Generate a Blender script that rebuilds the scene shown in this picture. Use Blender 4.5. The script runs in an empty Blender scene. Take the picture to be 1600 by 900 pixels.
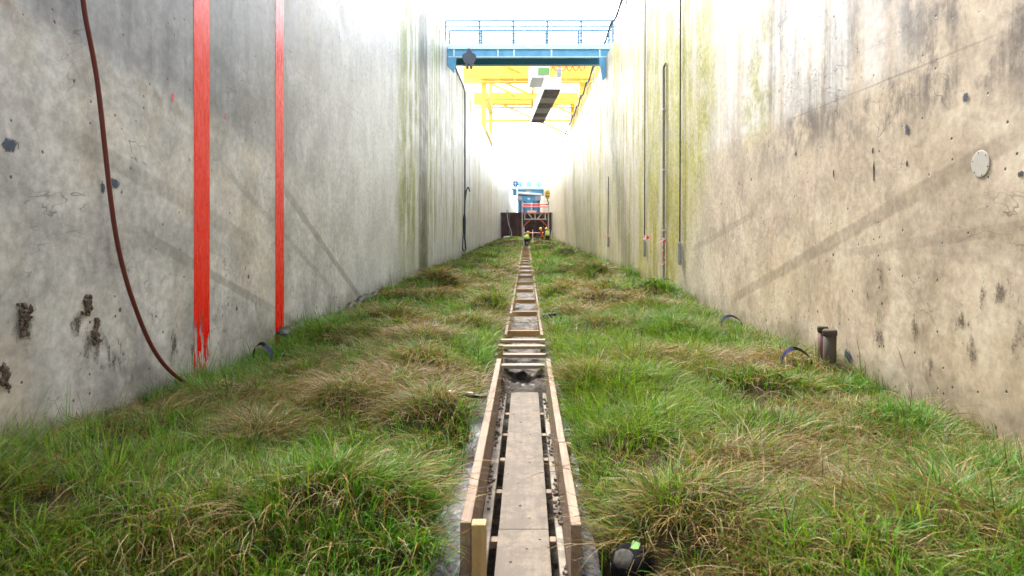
import bpy, bmesh, math, random
import numpy as np
from mathutils import Vector, Matrix
R = math.radians
random.seed(4)

# ------------------------------------------------------------------ camera, sky, sun, exposure
scene = bpy.context.scene
COL = scene.collection
cam_d = bpy.data.cameras.new('camera'); cam = bpy.data.objects.new('camera', cam_d); COL.objects.link(cam)
cam.location = (0, 0, 1.4); cam.rotation_euler = (R(90), 0, 0)
cam_d.sensor_width = 36; cam_d.lens = 24
cam_d.shift_x = -22 / 1600; cam_d.shift_y = -96 / 1600
cam_d.clip_start = 0.05; cam_d.clip_end = 3000
cam_d.dof.use_dof = True; cam_d.dof.focus_distance = 7.0; cam_d.dof.aperture_fstop = 4.0
scene.camera = cam

SUN_EL, SUN_AZ = 52, -14            # azimuth from +Y, minus = towards the left wall
world = bpy.data.worlds.new('World'); scene.world = world; world.use_nodes = True
wn = world.node_tree.nodes; wl = world.node_tree.links; wn.clear()
w_out = wn.new('ShaderNodeOutputWorld'); w_bg = wn.new('ShaderNodeBackground')
w_sky = wn.new('ShaderNodeTexSky'); w_sky.sky_type = 'NISHITA'; w_sky.sun_disc = False
w_sky.sun_elevation = R(SUN_EL); w_sky.sun_rotation = R(SUN_AZ)
w_sky.air_density = 1.0; w_sky.dust_density = 1.5; w_sky.ozone_density = 1.0
w_hs = wn.new('ShaderNodeHueSaturation'); w_hs.inputs['Saturation'].default_value = 0.20
wl.new(w_sky.outputs[0], w_hs.inputs['Color']); wl.new(w_hs.outputs[0], w_bg.inputs['Color'])
w_bg.inputs['Strength'].default_value = 0.15
wl.new(w_bg.outputs[0], w_out.inputs[0])

sd = bpy.data.lights.new('sun', 'SUN'); sd.energy = 1.5; sd.angle = R(10); sd.color = (1.0, 0.95, 0.86)
sun = bpy.data.objects.new('sun', sd); COL.objects.link(sun)
sv = Vector((math.sin(R(SUN_AZ)) * math.cos(R(SUN_EL)), math.cos(R(SUN_AZ)) * math.cos(R(SUN_EL)), math.sin(R(SUN_EL))))
sun.rotation_euler = sv.to_track_quat('Z', 'Y').to_euler(); sun.location = (0, 0, 30)

scene.view_settings.view_transform = 'Standard'; scene.view_settings.look = 'None'
scene.view_settings.gamma = 1; scene.view_settings.exposure = 2.65
scene.view_settings.use_curve_mapping = False
scene.cycles.use_adaptive_sampling = True; scene.cycles.adaptive_threshold = 0.03; scene.cycles.use_denoising = True
scene.cycles.max_bounces = 4; scene.cycles.diffuse_bounces = 3; scene.cycles.glossy_bounces = 2; scene.cycles.transmission_bounces = 2; scene.cycles.transparent_max_bounces = 6

# ------------------------------------------------------------------ object helpers
WLOC = {}
def link(o, parent):
    COL.objects.link(o)
    if parent is not None: o.parent = parent
def thing(name, label, cat, loc, group=None):
    o = bpy.data.objects.new(name, None); o.empty_display_size = 0.1; COL.objects.link(o)
    o.location = loc; WLOC[o] = Vector(loc); tag(o, label, cat, group); return o
def tag(o, label=None, cat=None, group=None, kind=None):
    if label: o['label'] = label
    if cat: o['category'] = cat
    if group: o['group'] = group
    if kind: o['kind'] = kind
    return o
def mk(name, bm, mat, parent=None, smooth=False, label=None):
    """link a world-space bmesh as one object whose origin is at its own base"""
    vs = [v.co for v in bm.verts]
    lo = Vector((min(v.x for v in vs), min(v.y for v in vs), min(v.z for v in vs)))
    hi = Vector((max(v.x for v in vs), max(v.y for v in vs), max(v.z for v in vs)))
    c = Vector(((lo.x + hi.x) / 2, (lo.y + hi.y) / 2, lo.z))
    bmesh.ops.translate(bm, verts=bm.verts, vec=-c)
    bmesh.ops.recalc_face_normals(bm, faces=bm.faces)
    me = bpy.data.meshes.new(name); bm.to_mesh(me); bm.free()
    if smooth:
        for p in me.polygons: p.use_smooth = True
    me.materials.append(mat)
    o = bpy.data.objects.new(name, me); link(o, parent)
    WLOC[o] = c.copy(); o.location = c - (WLOC[parent] if parent is not None else Vector())
    if label: o['label'] = label
    return o
def dup(o, delta, parent=None, label=None):
    c = o.copy(); COL.objects.link(c); c.parent = parent if parent is not None else o.parent
    WLOC[c] = WLOC[o] + Vector(delta); c.location = WLOC[c] - (WLOC[c.parent] if c.parent is not None else Vector())
    if label: c['label'] = label
    return c
def B(): return bmesh.new()
def box(bm, x0, x1, y0, y1, z0, z1, bev=0.0, rot=None, piv=None):
    r = bmesh.ops.create_cube(bm, size=1.0); vs = r['verts']
    m = Matrix.Translation(((x0+x1)/2, (y0+y1)/2, (z0+z1)/2)) @ Matrix.Diagonal((x1-x0, y1-y0, z1-z0, 1))
    bmesh.ops.transform(bm, matrix=m, verts=vs)
    if bev > 0:
        es = list({e for v in vs for e in v.link_edges})
        rr = bmesh.ops.bevel(bm, geom=es, offset=bev, segments=1, affect='EDGES', profile=0.5)
        vs = list({v for f in rr['faces'] for v in f.verts})
    if rot is not None:
        p = Vector(piv) if piv is not None else Vector(((x0+x1)/2, (y0+y1)/2, (z0+z1)/2))
        bmesh.ops.transform(bm, matrix=Matrix.Translation(p) @ rot.to_4x4() @ Matrix.Translation(-p), verts=vs)
    return bm
def ebox(*a, **k): return box(B(), *a, **k)
def tube(bm, pts, r, n=8, cap=True):
    pts = [Vector(p) for p in pts]; rs = r if isinstance(r, (list, tuple)) else [r] * len(pts)
    t0 = (pts[1] - pts[0]).normalized()
    up = Vector((0, 0, 1)) if abs(t0.z) < 0.9 else Vector((1, 0, 0))
    nrm = (up - t0 * up.dot(t0)).normalized(); rings = []
    for i, p in enumerate(pts):
        t = (pts[min(i+1, len(pts)-1)] - pts[max(i-1, 0)]).normalized()
        nrm = (nrm - t * nrm.dot(t)).normalized(); b = t.cross(nrm)
        rings.append([bm.verts.new(p + (nrm * math.cos(2*math.pi*k/n) + b * math.sin(2*math.pi*k/n)) * rs[i]) for k in range(n)])
    for a, b in zip(rings[:-1], rings[1:]):
        for k in range(n): bm.faces.new((a[k], a[(k+1) % n], b[(k+1) % n], b[k]))
    if cap:
        bm.faces.new(rings[0][::-1]); bm.faces.new(rings[-1])
    return bm
def etube(*a, **k): return tube(B(), *a, **k)
def bar(bm, p, q, w, h):
    """square bar from p to q"""
    p, q = Vector(p), Vector(q); d = q - p; L = d.length
    rot = d.to_track_quat('Y', 'Z').to_matrix()
    return box(bm, (p.x+q.x)/2 - w/2, (p.x+q.x)/2 + w/2, (p.y+q.y)/2 - L/2, (p.y+q.y)/2 + L/2, (p.z+q.z)/2 - h/2, (p.z+q.z)/2 + h/2, rot=rot)
def ebar(*a): return bar(B(), *a)
def lathe(bm, prof, n=20, at=(0, 0, 0), rot=None):
    M = Matrix.Translation(at) @ (rot.to_4x4() if rot is not None else Matrix.Identity(4)); rings = []
    for r, z in prof:
        rings.append([bm.verts.new(M @ Vector((r*math.cos(2*math.pi*k/n), r*math.sin(2*math.pi*k/n), z))) for k in range(n)])
    for a, b in zip(rings[:-1], rings[1:]):
        for k in range(n): bm.faces.new((a[k], a[(k+1) % n], b[(k+1) % n], b[k]))
    bm.faces.new(rings[0][::-1]); bm.faces.new(rings[-1])
    return bm
def prism(bm, poly, axis, a0, a1):
    """poly in the plane normal to axis ('x': (y,z), 'y': (x,z), 'z': (x,y))"""
    def v(p, a): return {'x': (a, p[0], p[1]), 'y': (p[0], a, p[1]), 'z': (p[0], p[1], a)}[axis]
    A = [bm.verts.new(v(p, a0)) for p in poly]; C = [bm.verts.new(v(p, a1)) for p in poly]
    bm.faces.new(A[::-1]); bm.faces.new(C); n = len(poly)
    for i in range(n): bm.faces.new((A[i], A[(i+1) % n], C[(i+1) % n], C[i]))
    return bm
def smooth_path(pts, k=6):
    pts = [Vector(p) for p in pts]; out = []
    for i in range(len(pts) - 1):
        p0 = pts[max(i-1, 0)]; p1 = pts[i]; p2 = pts[i+1]; p3 = pts[min(i+2, len(pts)-1)]
        for j in range(k):
            t = j / k
            out.append(0.5 * ((2*p1) + (p2-p0)*t + (2*p0-5*p1+4*p2-p3)*t*t + (3*p1-p0-3*p2+p3)*t**3))
    out.append(pts[-1]); return out

# ------------------------------------------------------------------ node helpers
class NT:
    def __init__(s, name):
        s.m = bpy.data.materials.new(name); s.m.use_nodes = True; s.t = s.m.node_tree
        s.b = next(n for n in s.t.nodes if n.type == 'BSDF_PRINCIPLED'); s.out = next(n for n in s.t.nodes if n.type == 'OUTPUT_MATERIAL')
    def set(s, sock, v):
        if isinstance(v, bpy.types.NodeSocket): s.t.links.new(v, sock)
        else:
            if isinstance(v, (tuple, list)) and len(v) == 3 and sock.type == 'RGBA': v = (*v, 1)
            sock.default_value = v
    def n(s, ty, **kw):
        nd = s.t.nodes.new(ty)
        for k, v in kw.items():
            if hasattr(nd, k) and not k[0].isupper(): setattr(nd, k, v)
            else: s.set(nd.inputs[k.replace('_', ' ')], v)
        return nd
    def pos(s): return s.n('ShaderNodeNewGeometry').outputs['Position']
    def sep(s, v):
        nd = s.n('ShaderNodeSeparateXYZ'); s.set(nd.inputs[0], v); return nd.outputs
    def comb(s, x, y, z):
        nd = s.n('ShaderNodeCombineXYZ')
        for i, v in enumerate((x, y, z)): s.set(nd.inputs[i], v)
        return nd.outputs[0]
    def math(s, op, a, b=0.0, c=0.0):
        nd = s.n('ShaderNodeMath', operation=op)
        for i, v in enumerate((a, b, c)): s.set(nd.inputs[i], v)
        return nd.outputs[0]
    def mul(s, *a):
        r = a[0]
        for v in a[1:]: r = s.math('MULTIPLY', r, v)
        return r
    def vscale(s, v, sc):
        nd = s.n('ShaderNodeVectorMath', operation='MULTIPLY'); s.set(nd.inputs[0], v); s.set(nd.inputs[1], sc); return nd.outputs[0]
    def noise(s, v, scale, detail=5, rough=0.55, dist=0.0):
        return s.n('ShaderNodeTexNoise', Vector=v, Scale=scale, Detail=detail, Roughness=rough, Distortion=dist).outputs[0]
    def ss(s, v, lo, hi, a=0.0, b=1.0):
        nd = s.n('ShaderNodeMapRange', interpolation_type='SMOOTHSTEP')
        for i, x in enumerate((v, lo, hi, a, b)): s.set(nd.inputs[i], x)
        return nd.outputs[0]
    def mix(s, f, a, b, mode='MIX'):
        nd = s.n('ShaderNodeMix', data_type='RGBA', blend_type=mode)
        s.set(nd.inputs[0], f); s.set(nd.inputs[6], a); s.set(nd.inputs[7], b); return nd.outputs[2]
    def bump(s, h, strength, dist):
        return s.n('ShaderNodeBump', Strength=strength, Distance=dist, Height=h).outputs[0]
    def fin(s, color=None, rough=None, metal=None, normal=None, spec=None):
        if color is not None: s.set(s.b.inputs['Base Color'], color)
        if rough is not None: s.set(s.b.inputs['Roughness'], rough)
        if metal is not None: s.set(s.b.inputs['Metallic'], metal)
        if normal is not None: s.set(s.b.inputs['Normal'], normal)
        if spec is not None: s.set(s.b.inputs['Specular IOR Level'], spec)
        return s.m

def paint(name, col, rough=0.45, dirt=0.25, dcol=None, metal=0.0, scale=3.0, fine=40, spec=0.5):
    s = NT(name); p = s.pos(); n1 = s.noise(p, scale, 6, 0.65); n2 = s.noise(p, fine, 3)
    dc = dcol or tuple(c * 0.45 for c in col)
    c = s.mix(s.mul(s.ss(n1, 0.45, 0.75), dirt * 2), col, dc)
    return s.fin(c, s.ss(n1, 0.3, 0.7, rough - 0.1, rough + 0.15), metal, s.bump(n2, 0.15, 0.002), spec)

def wood(name, axis, c1, c2, mud=0.0, mudcol=(0.10, 0.075, 0.055), rough=0.75):
    s = NT(name); p = s.pos(); rnd = s.n('ShaderNodeObjectInfo').outputs['Random']
    sc = {'x': (2.0, 38, 38), 'y': (38, 2.0, 38), 'z': (38, 38, 2.0)}[axis]
    off = s.n('ShaderNodeVectorMath', operation='ADD'); s.set(off.inputs[0], s.vscale(p, sc)); s.set(off.inputs[1], s.comb(s.mul(rnd, 31.0), s.mul(rnd, 17.0), s.mul(rnd, 53.0)))
    g = s.noise(off.outputs[0], 1.0, 5, 0.6, 0.6); g2 = s.noise(p, 9.0, 4)
    c = s.mix(s.ss(g, 0.3, 0.72), c1, c2)
    c = s.mix(s.mul(s.ss(g2, 0.5, 0.75), 0.45), c, tuple(x * 0.55 for x in c1))
    hv = s.n('ShaderNodeHueSaturation', Color=c, Value=s.ss(rnd, 0, 1, 0.8, 1.2)); c = hv.outputs[0]
    if mud > 0:
        m = s.noise(p, 5.0, 7, 0.7); m2 = s.noise(p, 26, 4, 0.7)
        f = s.ss(s.math('ADD', s.mul(m, 0.7), s.mul(m2, 0.3)), 0.62 - 0.25 * mud, 0.74 - 0.2 * mud)
        c = s.mix(s.mul(f, 0.8), c, mudcol)
    return s.fin(c, rough, 0, s.bump(g, 0.35, 0.003))

# ---- concrete of the two chamber walls
def wall_mat(side):
    s = NT('concrete_' + side); p = s.pos(); x, y, z = s.sep(p)
    uv = s.comb(y, z, 0.0 if side == 'left' else 37.0)
    big = s.noise(uv, 0.45, 5, 0.6); mid = s.noise(uv, 1.9, 8, 0.68, 0.4); fine = s.noise(uv, 13, 6, 0.7)
    st = s.noise(s.comb(s.mul(y, 2.6), s.mul(z, 0.16), 3.0), 1.0, 6, 0.62)           # run-off streaks
    st2 = s.noise(s.comb(s.mul(y, 9.0), s.mul(z, 0.35), 9.0), 1.0, 5, 0.6)
    st3 = s.noise(s.comb(s.mul(y, 0.75), s.mul(z, 0.07), 21.0), 1.0, 5, 0.6)
    wob = s.math('SUBTRACT', mid, 0.5)
    if side == 'left':
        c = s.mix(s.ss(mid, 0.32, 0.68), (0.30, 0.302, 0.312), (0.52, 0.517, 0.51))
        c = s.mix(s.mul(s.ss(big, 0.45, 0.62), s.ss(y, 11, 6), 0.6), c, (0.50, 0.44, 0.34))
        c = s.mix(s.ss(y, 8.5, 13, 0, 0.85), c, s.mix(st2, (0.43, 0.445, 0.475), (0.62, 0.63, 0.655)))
        # old water line sloping down along the wall: cold grey grime above it
        line = s.math('SUBTRACT', z, s.math('SUBTRACT', 3.05, s.mul(y, 0.115)))
        up = s.ss(s.math('ADD', line, s.mul(wob, 0.5)), -0.05, 0.25)
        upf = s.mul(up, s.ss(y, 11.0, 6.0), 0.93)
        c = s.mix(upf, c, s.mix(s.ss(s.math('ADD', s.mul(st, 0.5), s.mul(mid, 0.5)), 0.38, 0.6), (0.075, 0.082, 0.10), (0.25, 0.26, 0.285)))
        edge = s.mul(s.ss(s.math('ABSOLUTE', s.math('ADD', line, s.mul(wob, 0.6))), 0.08, 0.0), s.ss(y, 9.5, 7), s.ss(st, 0.38, 0.62), 0.55)
        c = s.mix(edge, c, (0.17, 0.12, 0.07))
        gmask = s.mul(s.ss(y, 15.1, 16.5), s.ss(z, 0.2, 2.0, 0.5, 1.0)); gcol = (0.19, 0.22, 0.03)
        gf = s.mul(gmask, s.ss(s.math('ADD', s.mul(st, 0.45), s.math('ADD', s.mul(st3, 0.25), s.mul(st2, 0.3))), s.ss(y, 16, 24, 0.44, 0.49), s.ss(y, 16, 24, 0.50, 0.55)), s.ss(mid, 0.2, 0.6, 0.6, 1.0), 0.95)
        d1 = s.mul(s.ss(s.math('ABSOLUTE', s.math('SUBTRACT', y, 19.6)), 1.2, 0.5), s.ss(st2, 0.32, 0.46), s.ss(z, 9.0, 7.0), 0.92)
        d2 = s.mul(s.ss(y, 17, 21), s.ss(st2, 0.58, 0.66), 0.8)
        dk = s.math('MAXIMUM', d1, d2); dkc = (0.045, 0.055, 0.03)
        bands = [(8.24, 1.89, 12.3, 0.06, 0.075, 0.5), (5.2, 1.35, 8.9, 0.12, 0.06, 0.4), (6.6, 2.0, 10.4, 0.45, 0.05, 0.3), (4.2, 2.05, 7.5, 1.2, 0.09, 0.3)]
        bandc = (0.13, 0.12, 0.105)
    else:
        c = s.mix(s.ss(mid, 0.32, 0.68), (0.42, 0.335, 0.245), (0.64, 0.53, 0.40))
        c = s.mix(s.mul(s.ss(big, 0.45, 0.66), 0.6), c, (0.60, 0.475, 0.325))
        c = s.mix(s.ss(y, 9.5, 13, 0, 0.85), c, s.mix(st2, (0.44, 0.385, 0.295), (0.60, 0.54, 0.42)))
        # brown grime below the pour line, whitish lime above
        g = s.noise(s.comb(s.mul(y, 1.6), s.mul(z, 0.9), 5.0), 1.0, 8, 0.72)
        gm = s.mul(s.ss(s.math('ADD', z, s.mul(wob, 0.6)), 1.95, 2.5), s.ss(y, 9.8, 8.0), s.ss(g, 0.42, 0.58), s.ss(st2, 0.25, 0.55, 0.35, 1.0), 0.88)
        c = s.mix(gm, c, (0.115, 0.088, 0.072))
        lm = s.mul(s.ss(z, 2.5, 2.75), s.ss(y, 4.8, 6.4), s.ss(y, 13, 10), s.ss(st, 0.34, 0.56), 0.85)
        c = s.mix(lm, c, (0.72, 0.70, 0.66))
        gmask = s.mul(s.ss(y, 9.9, 11.5), s.ss(y, 60, 30, 0.55, 1.0), s.ss(s.math('ADD', z, s.math('SUBTRACT', y, 12.6)), 0.2, 2.2, 0.0, 1.0)); gcol = (0.34, 0.315, 0.012)
        gf = s.mul(gmask, s.ss(s.math('ADD', s.mul(st, 0.4), s.math('ADD', s.mul(st3, 0.3), s.mul(st2, 0.3))), s.ss(y, 14, 22, 0.43, 0.47), s.ss(y, 14, 22, 0.52, 0.55)), s.ss(mid, 0.25, 0.6, 0.45, 1.0), 0.88)
        g2 = s.mul(s.ss(s.math('ABSOLUTE', s.math('SUBTRACT', y, 8.9)), 0.9, 0.2), s.ss(z, 2.2, 3.0), s.ss(z, 4.6, 3.6), s.ss(mid, 0.4, 0.6), 0.7)
        gf = s.math('MAXIMUM', gf, g2)
        d1 = s.mul(s.ss(s.math('ABSOLUTE', s.math('SUBTRACT', y, 15.6)), 1.6, 0.5), s.ss(st2, 0.55, 0.66), 0.55)
        dk = s.math('MAXIMUM', d1, s.mul(s.ss(y, 18, 24), s.ss(st2, 0.62, 0.72), 0.55)); dkc = (0.09, 0.085, 0.035)
        bands = [(10.1, 0.30, 4.0, 2.0, 0.085, 0.44), (12.5, 0.95, 8.7, 1.62, 0.06, 0.34), (6.4, 1.15, 3.2, 1.5, 0.05, 0.3)]
        bandc = (0.22, 0.165, 0.115)
    c = s.mix(gf, c, s.mix(s.ss(fine, 0.3, 0.7), tuple(v * 0.7 for v in gcol), tuple(v * 1.25 for v in gcol)))
    c = s.mix(dk, c, dkc)
    for (ya, za, yb, zb, w, f) in bands:                               # long diagonal rub marks
        L = math.hypot(yb - ya, zb - za); ny, nz = -(zb - za) / L, (yb - ya) / L
        dd = s.math('ABSOLUTE', s.math('ADD', s.math('ADD', s.mul(y, ny), s.mul(z, nz)), -(ya*ny + za*nz) ))
        dd = s.math('ADD', dd, s.mul(wob, 0.05))
        al = s.math('ADD', s.mul(y, (yb-ya)/L), s.math('ADD', s.mul(z, (zb-za)/L), -(ya*(yb-ya)/L + za*(zb-za)/L)))
        al2 = s.mul(s.ss(al, -0.3, 0.4), s.ss(al, L + 0.3, L - 0.6))
        c = s.mix(s.mul(s.ss(dd, w, w * 0.55), al2, f, s.ss(mid, 0.2, 0.55, 0.6, 1.0)), c, bandc)
    # mud smears low down near the camera
    sm = s.noise(s.comb(s.mul(y, 3.2), s.mul(z, 1.1), 14.0), 1.0, 7, 0.7)
    mf = s.mul(s.ss(sm, 0.57, 0.68), s.ss(z, 1.35, 0.8), s.ss(y, 9, 5.5), s.ss(fine, 0.3, 0.6), 0.7)
    c = s.mix(mf, c, (0.085, 0.07, 0.055))
    pale = s.noise(s.comb(s.mul(y, 1.3), s.mul(z, 1.9), 77.0), 1.0, 7, 0.7)
    c = s.mix(s.mul(s.ss(pale, 0.55, 0.7), s.ss(z, 2.2, 1.0), 0.45), c, (0.55, 0.51, 0.45))
    # damp foot of the wall
    c = s.mix(s.mul(s.ss(s.math('ADD', z, s.mul(wob, 0.5)), 0.42, 0.1), 0.35), c, (0.12, 0.11, 0.08))
    # blow holes
    vo = s.n('ShaderNodeTexVoronoi', feature='F1', Vector=uv, Scale=3.4); vr = s.sep(vo.outputs['Color'])
    hole = s.mul(s.ss(vo.outputs['Distance'], s.mul(vr[1], 0.11), s.mul(vr[1], 0.07)), s.ss(vr[0], 0.5, 0.54))
    vo2 = s.n('ShaderNodeTexVoronoi', feature='F1', Vector=uv, Scale=11.0); vr2 = s.sep(vo2.outputs['Color'])
    hole2 = s.mul(s.ss(vo2.outputs['Distance'], 0.15, 0.09), s.ss(vr2[0], 0.72, 0.74))
    hole = s.math('MAXIMUM', hole, hole2)
    c = s.mix(s.mul(hole, 0.85), c, (0.035, 0.03, 0.028))
    c = s.mix(0.5, c, s.mix(s.ss(fine, 0.25, 0.75), (0.27, 0.27, 0.27), (0.74, 0.74, 0.74)), 'OVERLAY')
    c = s.mix(0.45, c, s.mix(s.ss(s.noise(s.comb(s.mul(y, 1.5), s.mul(z, 1.0), 55.0), 1.0, 9, 0.75, 0.3), 0.3, 0.7), (0.25, 0.25, 0.25), (0.72, 0.72, 0.72)), 'OVERLAY')
    ck = s.noise(s.comb(s.mul(y, 0.8), s.mul(z, 1.3), 91.0), 1.0, 4, 0.6, 0.6); ckm = s.noise(uv, 0.8, 2)
    c = s.mix(s.mul(s.ss(s.math('ABSOLUTE', s.math('SUBTRACT', ck, 0.5)), 0.004, 0.001), s.ss(ckm, 0.5, 0.6), 0.6), c, (0.09, 0.075, 0.06))
    pl = s.ss(s.math('ABSOLUTE', s.math('ADD', s.math('SUBTRACT', z, 2.62 if side == 'right' else 3.4), s.mul(wob, 0.03))), 0.012, 0.004)
    c = s.mix(s.mul(pl, s.ss(big, 0.42, 0.6), 0.4), c, (0.13, 0.105, 0.08))
    h = s.math('ADD', s.mul(fine, 0.5), s.math('ADD', s.mul(mid, 0.8), s.mul(hole, -2.0)))
    return s.fin(c, s.ss(mid, 0.3, 0.7, 0.36, 0.56), 0, s.bump(h, 0.5, 0.005), 0.5)

M = {}
M['wall_l'] = wall_mat('left'); M['wall_r'] = wall_mat('right')
M['core'] = paint('joint_filler', (0.10, 0.095, 0.09), 0.8)
M['quay'] = paint('quay_concrete', (0.33, 0.32, 0.30), 0.85)

def soil_mat():
    s = NT('soil'); p = s.pos(); a = s.noise(p, 6, 7, 0.7); b = s.noise(p, 40, 4)
    c = s.mix(s.ss(a, 0.35, 0.65), (0.016, 0.017, 0.006), (0.045, 0.034, 0.015))
    return s.fin(c, 0.95, 0, s.bump(s.math('ADD', a, s.mul(b, 0.3)), 0.6, 0.03), 0.05)
M['soil'] = soil_mat()
def mud_mat():
    s = NT('wet_mud'); p = s.pos(); a = s.noise(p, 7, 7, 0.7, 0.4); b = s.noise(p, 34, 5, 0.65)
    c = s.mix(s.ss(a, 0.35, 0.65), (0.075, 0.056, 0.040), (0.034, 0.026, 0.019))
    x, y, z = s.sep(p)
    return s.fin(c, s.ss(a, 0.35, 0.62, 0.38, 0.7), 0, s.bump(s.math('ADD', a, s.mul(b, 0.35)), 0.8, 0.04), 0.15)
M['mud'] = mud_mat()
def film_mat():
    s = NT('wet_plastic_film'); p = s.pos(); a = s.noise(p, 22, 6, 0.7, 0.8); b = s.noise(p, 60, 3)
    c = s.mix(s.ss(a, 0.40, 0.56), (0.17, 0.18, 0.21), (0.04, 0.033, 0.028))
    return s.fin(c, s.ss(a, 0.35, 0.6, 0.12, 0.5), 0, s.bump(s.math('ADD', a, s.mul(b, 0.4)), 0.8, 0.02))
M['film'] = film_mat()
def clod_mat():
    s = NT('clay_clod'); p = s.pos(); a = s.noise(p, 30, 6, 0.7)
    return s.fin(s.mix(a, (0.04, 0.03, 0.022), (0.13, 0.095, 0.07)), 0.75, 0, s.bump(a, 0.8, 0.01))
M['clod'] = clod_mat()
def grass_mat():
    s = NT('grass_blade'); at = s.n('ShaderNodeAttribute', attribute_name='col').outputs['Color']
    s.fin(at, 0.5, 0, None, 0.18)
    tr = s.n('ShaderNodeBsdfTranslucent', Color=s.mix(1.0, at, (1.0, 1.0, 0.55), 'MULTIPLY'))
    mx = s.n('ShaderNodeMixShader'); s.set(mx.inputs[0], 0.33)
    s.t.links.new(s.b.outputs[0], mx.inputs[1]); s.t.links.new(tr.outputs[0], mx.inputs[2]); s.t.links.new(mx.outputs[0], s.out.inputs[0])
    return s.m
M['grass'] = grass_mat()
def stripe_mat():
    s = NT('red_paint'); p = s.pos(); x, y, z = s.sep(p)
    n = s.noise(s.comb(s.mul(y, 16), s.mul(z, 2.6), 2.0), 1.0, 7, 0.72); f = s.noise(p, 30, 5, 0.7)
    c = s.mix(s.ss(f, 0.5, 0.7, 0, 0.5), (0.74, 0.004, 0.006), (0.58, 0.004, 0.012))
    s.fin(c, s.ss(n, 0.35, 0.65, 0.18, 0.36), 0, s.bump(f, 0.2, 0.003), 0.55)
    thr = s.ss(z, 0.20, 0.80, 0.465, 0.66)
    thr = s.math('ADD', thr, s.ss(y, 7.0, 7.5, 0.0, 0.20))
    f2 = s.noise(s.comb(s.mul(y, 26), s.mul(z, 6), 5.0), 1.0, 7, 0.75)
    worn = s.math('MAXIMUM', s.ss(s.math('SUBTRACT', n, thr), -0.005, 0.015), s.mul(s.ss(f2, 0.58, 0.68), 0.45))
    tp = s.n('ShaderNodeBsdfTransparent'); mx = s.n('ShaderNodeMixShader'); s.set(mx.inputs[0], worn)
    s.t.links.new(s.b.outputs[0], mx.inputs[1]); s.t.links.new(tp.outputs[0], mx.inputs[2]); s.t.links.new(mx.outputs[0], s.out.inputs[0])
    return s.m
M['stripe'] = stripe_mat()
def smear_mat(name, col, soft=0.25, amp=0.9, op=0.9, sc=16):
    """a stain with a ragged edge; alpha falls off from the middle of its own sheet"""
    s = NT(name); g = s.n('ShaderNodeTexCoord').outputs['Generated']; p = s.pos()
    gx, gy, gz = s.sep(g); dy = s.math('SUBTRACT', gy, 0.5); dz = s.math('SUBTRACT', gz, 0.5)
    r = s.mul(s.math('SQRT', s.math('ADD', s.mul(dy, dy), s.mul(dz, dz))), 2.0)
    nn = s.noise(s.vscale(p, (1, 1, 0.4)), sc, 7, 0.72, 0.5); n2 = s.noise(p, sc * 4, 4, 0.7)
    v = s.math('ADD', s.math('SUBTRACT', nn, 0.5), s.mul(s.math('SUBTRACT', n2, 0.5), 0.4))
    v = s.math('ADD', s.mul(v, amp * 2.2), s.math('SUBTRACT', 0.5, r))
    a = s.mul(s.ss(v, 0.0, soft), s.ss(r, 1.0, 0.75), op)
    s.fin(s.mix(nn, tuple(c * 0.6 for c in col), tuple(min(1, c * 1.4) for c in col)), 0.6)
    tp = s.n('ShaderNodeBsdfTransparent'); mx = s.n('ShaderNodeMixShader'); s.set(mx.inputs[0], a)
    s.t.links.new(tp.outputs[0], mx.inputs[1]); s.t.links.new(s.b.outputs[0], mx.inputs[2]); s.t.links.new(mx.outputs[0], s.out.inputs[0])
    return s.m
M['smear_blue'] = smear_mat('blue_scrape', (0.035, 0.055, 0.10), 0.1, 0.7)
M['smear_pink'] = smear_mat('pink_overspray', (0.75, 0.10, 0.16), 0.3, 0.7, 0.75)
M['smear_mud'] = smear_mat('mud_smear', (0.075, 0.06, 0.048), 0.7, 1.5, 0.7, 12)
M['smear_black'] = smear_mat('black_mark', (0.03, 0.028, 0.028), 0.1, 0.6)
M['smear_white'] = smear_mat('lime_mark', (0.62, 0.61, 0.60), 0.6, 1.2, 0.5, 7)

M['board'] = wood('board_wood', 'y', (0.22, 0.148, 0.097), (0.14, 0.09, 0.058), 0.5)
M['boardx'] = wood('cross_plank_wood', 'x', (0.28, 0.215, 0.15), (0.20, 0.15, 0.105), 0.35)
M['ledge'] = wood('ledge_wood', 'y', (0.28, 0.235, 0.185), (0.20, 0.165, 0.13), 0.9)
M['postw'] = wood('post_wood', 'z', (0.33, 0.225, 0.09), (0.25, 0.155, 0.055), 0.1)
M['batten'] = wood('batten_wood', 'x', (0.37, 0.225, 0.085), (0.28, 0.16, 0.06), 0.2)
M['batten_side'] = wood('side_rail_wood', 'y', (0.27, 0.18, 0.095), (0.19, 0.12, 0.06), 0.4)
M['walk'] = wood('walkway_board', 'y', (0.185, 0.142, 0.102), (0.13, 0.10, 0.073), 0.9, (0.075, 0.057, 0.042), 0.8)
M['pole'] = wood('tool_shaft_wood', 'x', (0.30, 0.15, 0.06), (0.22, 0.10, 0.04), 0.1)
M['pipe_grey'] = paint('grey_pipe', (0.060, 0.048, 0.032), 0.7, 0.5, (0.035, 0.034, 0.016), spec=0.2)
M['conduit'] = paint('grey_conduit', (0.22, 0.215, 0.20), 0.5, 0.4)
M['pipe_red'] = paint('red_brown_pipe', (0.10, 0.035, 0.03), 0.5, 0.3)
M['hose'] = paint('red_brown_hose', (0.12, 0.026, 0.020), 0.5, 0.4, (0.08, 0.035, 0.028), 0, 10, spec=0.3)
M['black'] = paint('black_rubber', (0.010, 0.010, 0.011), 0.55, 0.2, (0.025, 0.022, 0.02), spec=0.18)
M['toolblack'] = paint('tool_black', (0.006, 0.006, 0.007), 0.8, 0.2, (0.014, 0.012, 0.011), spec=0.05)
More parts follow.
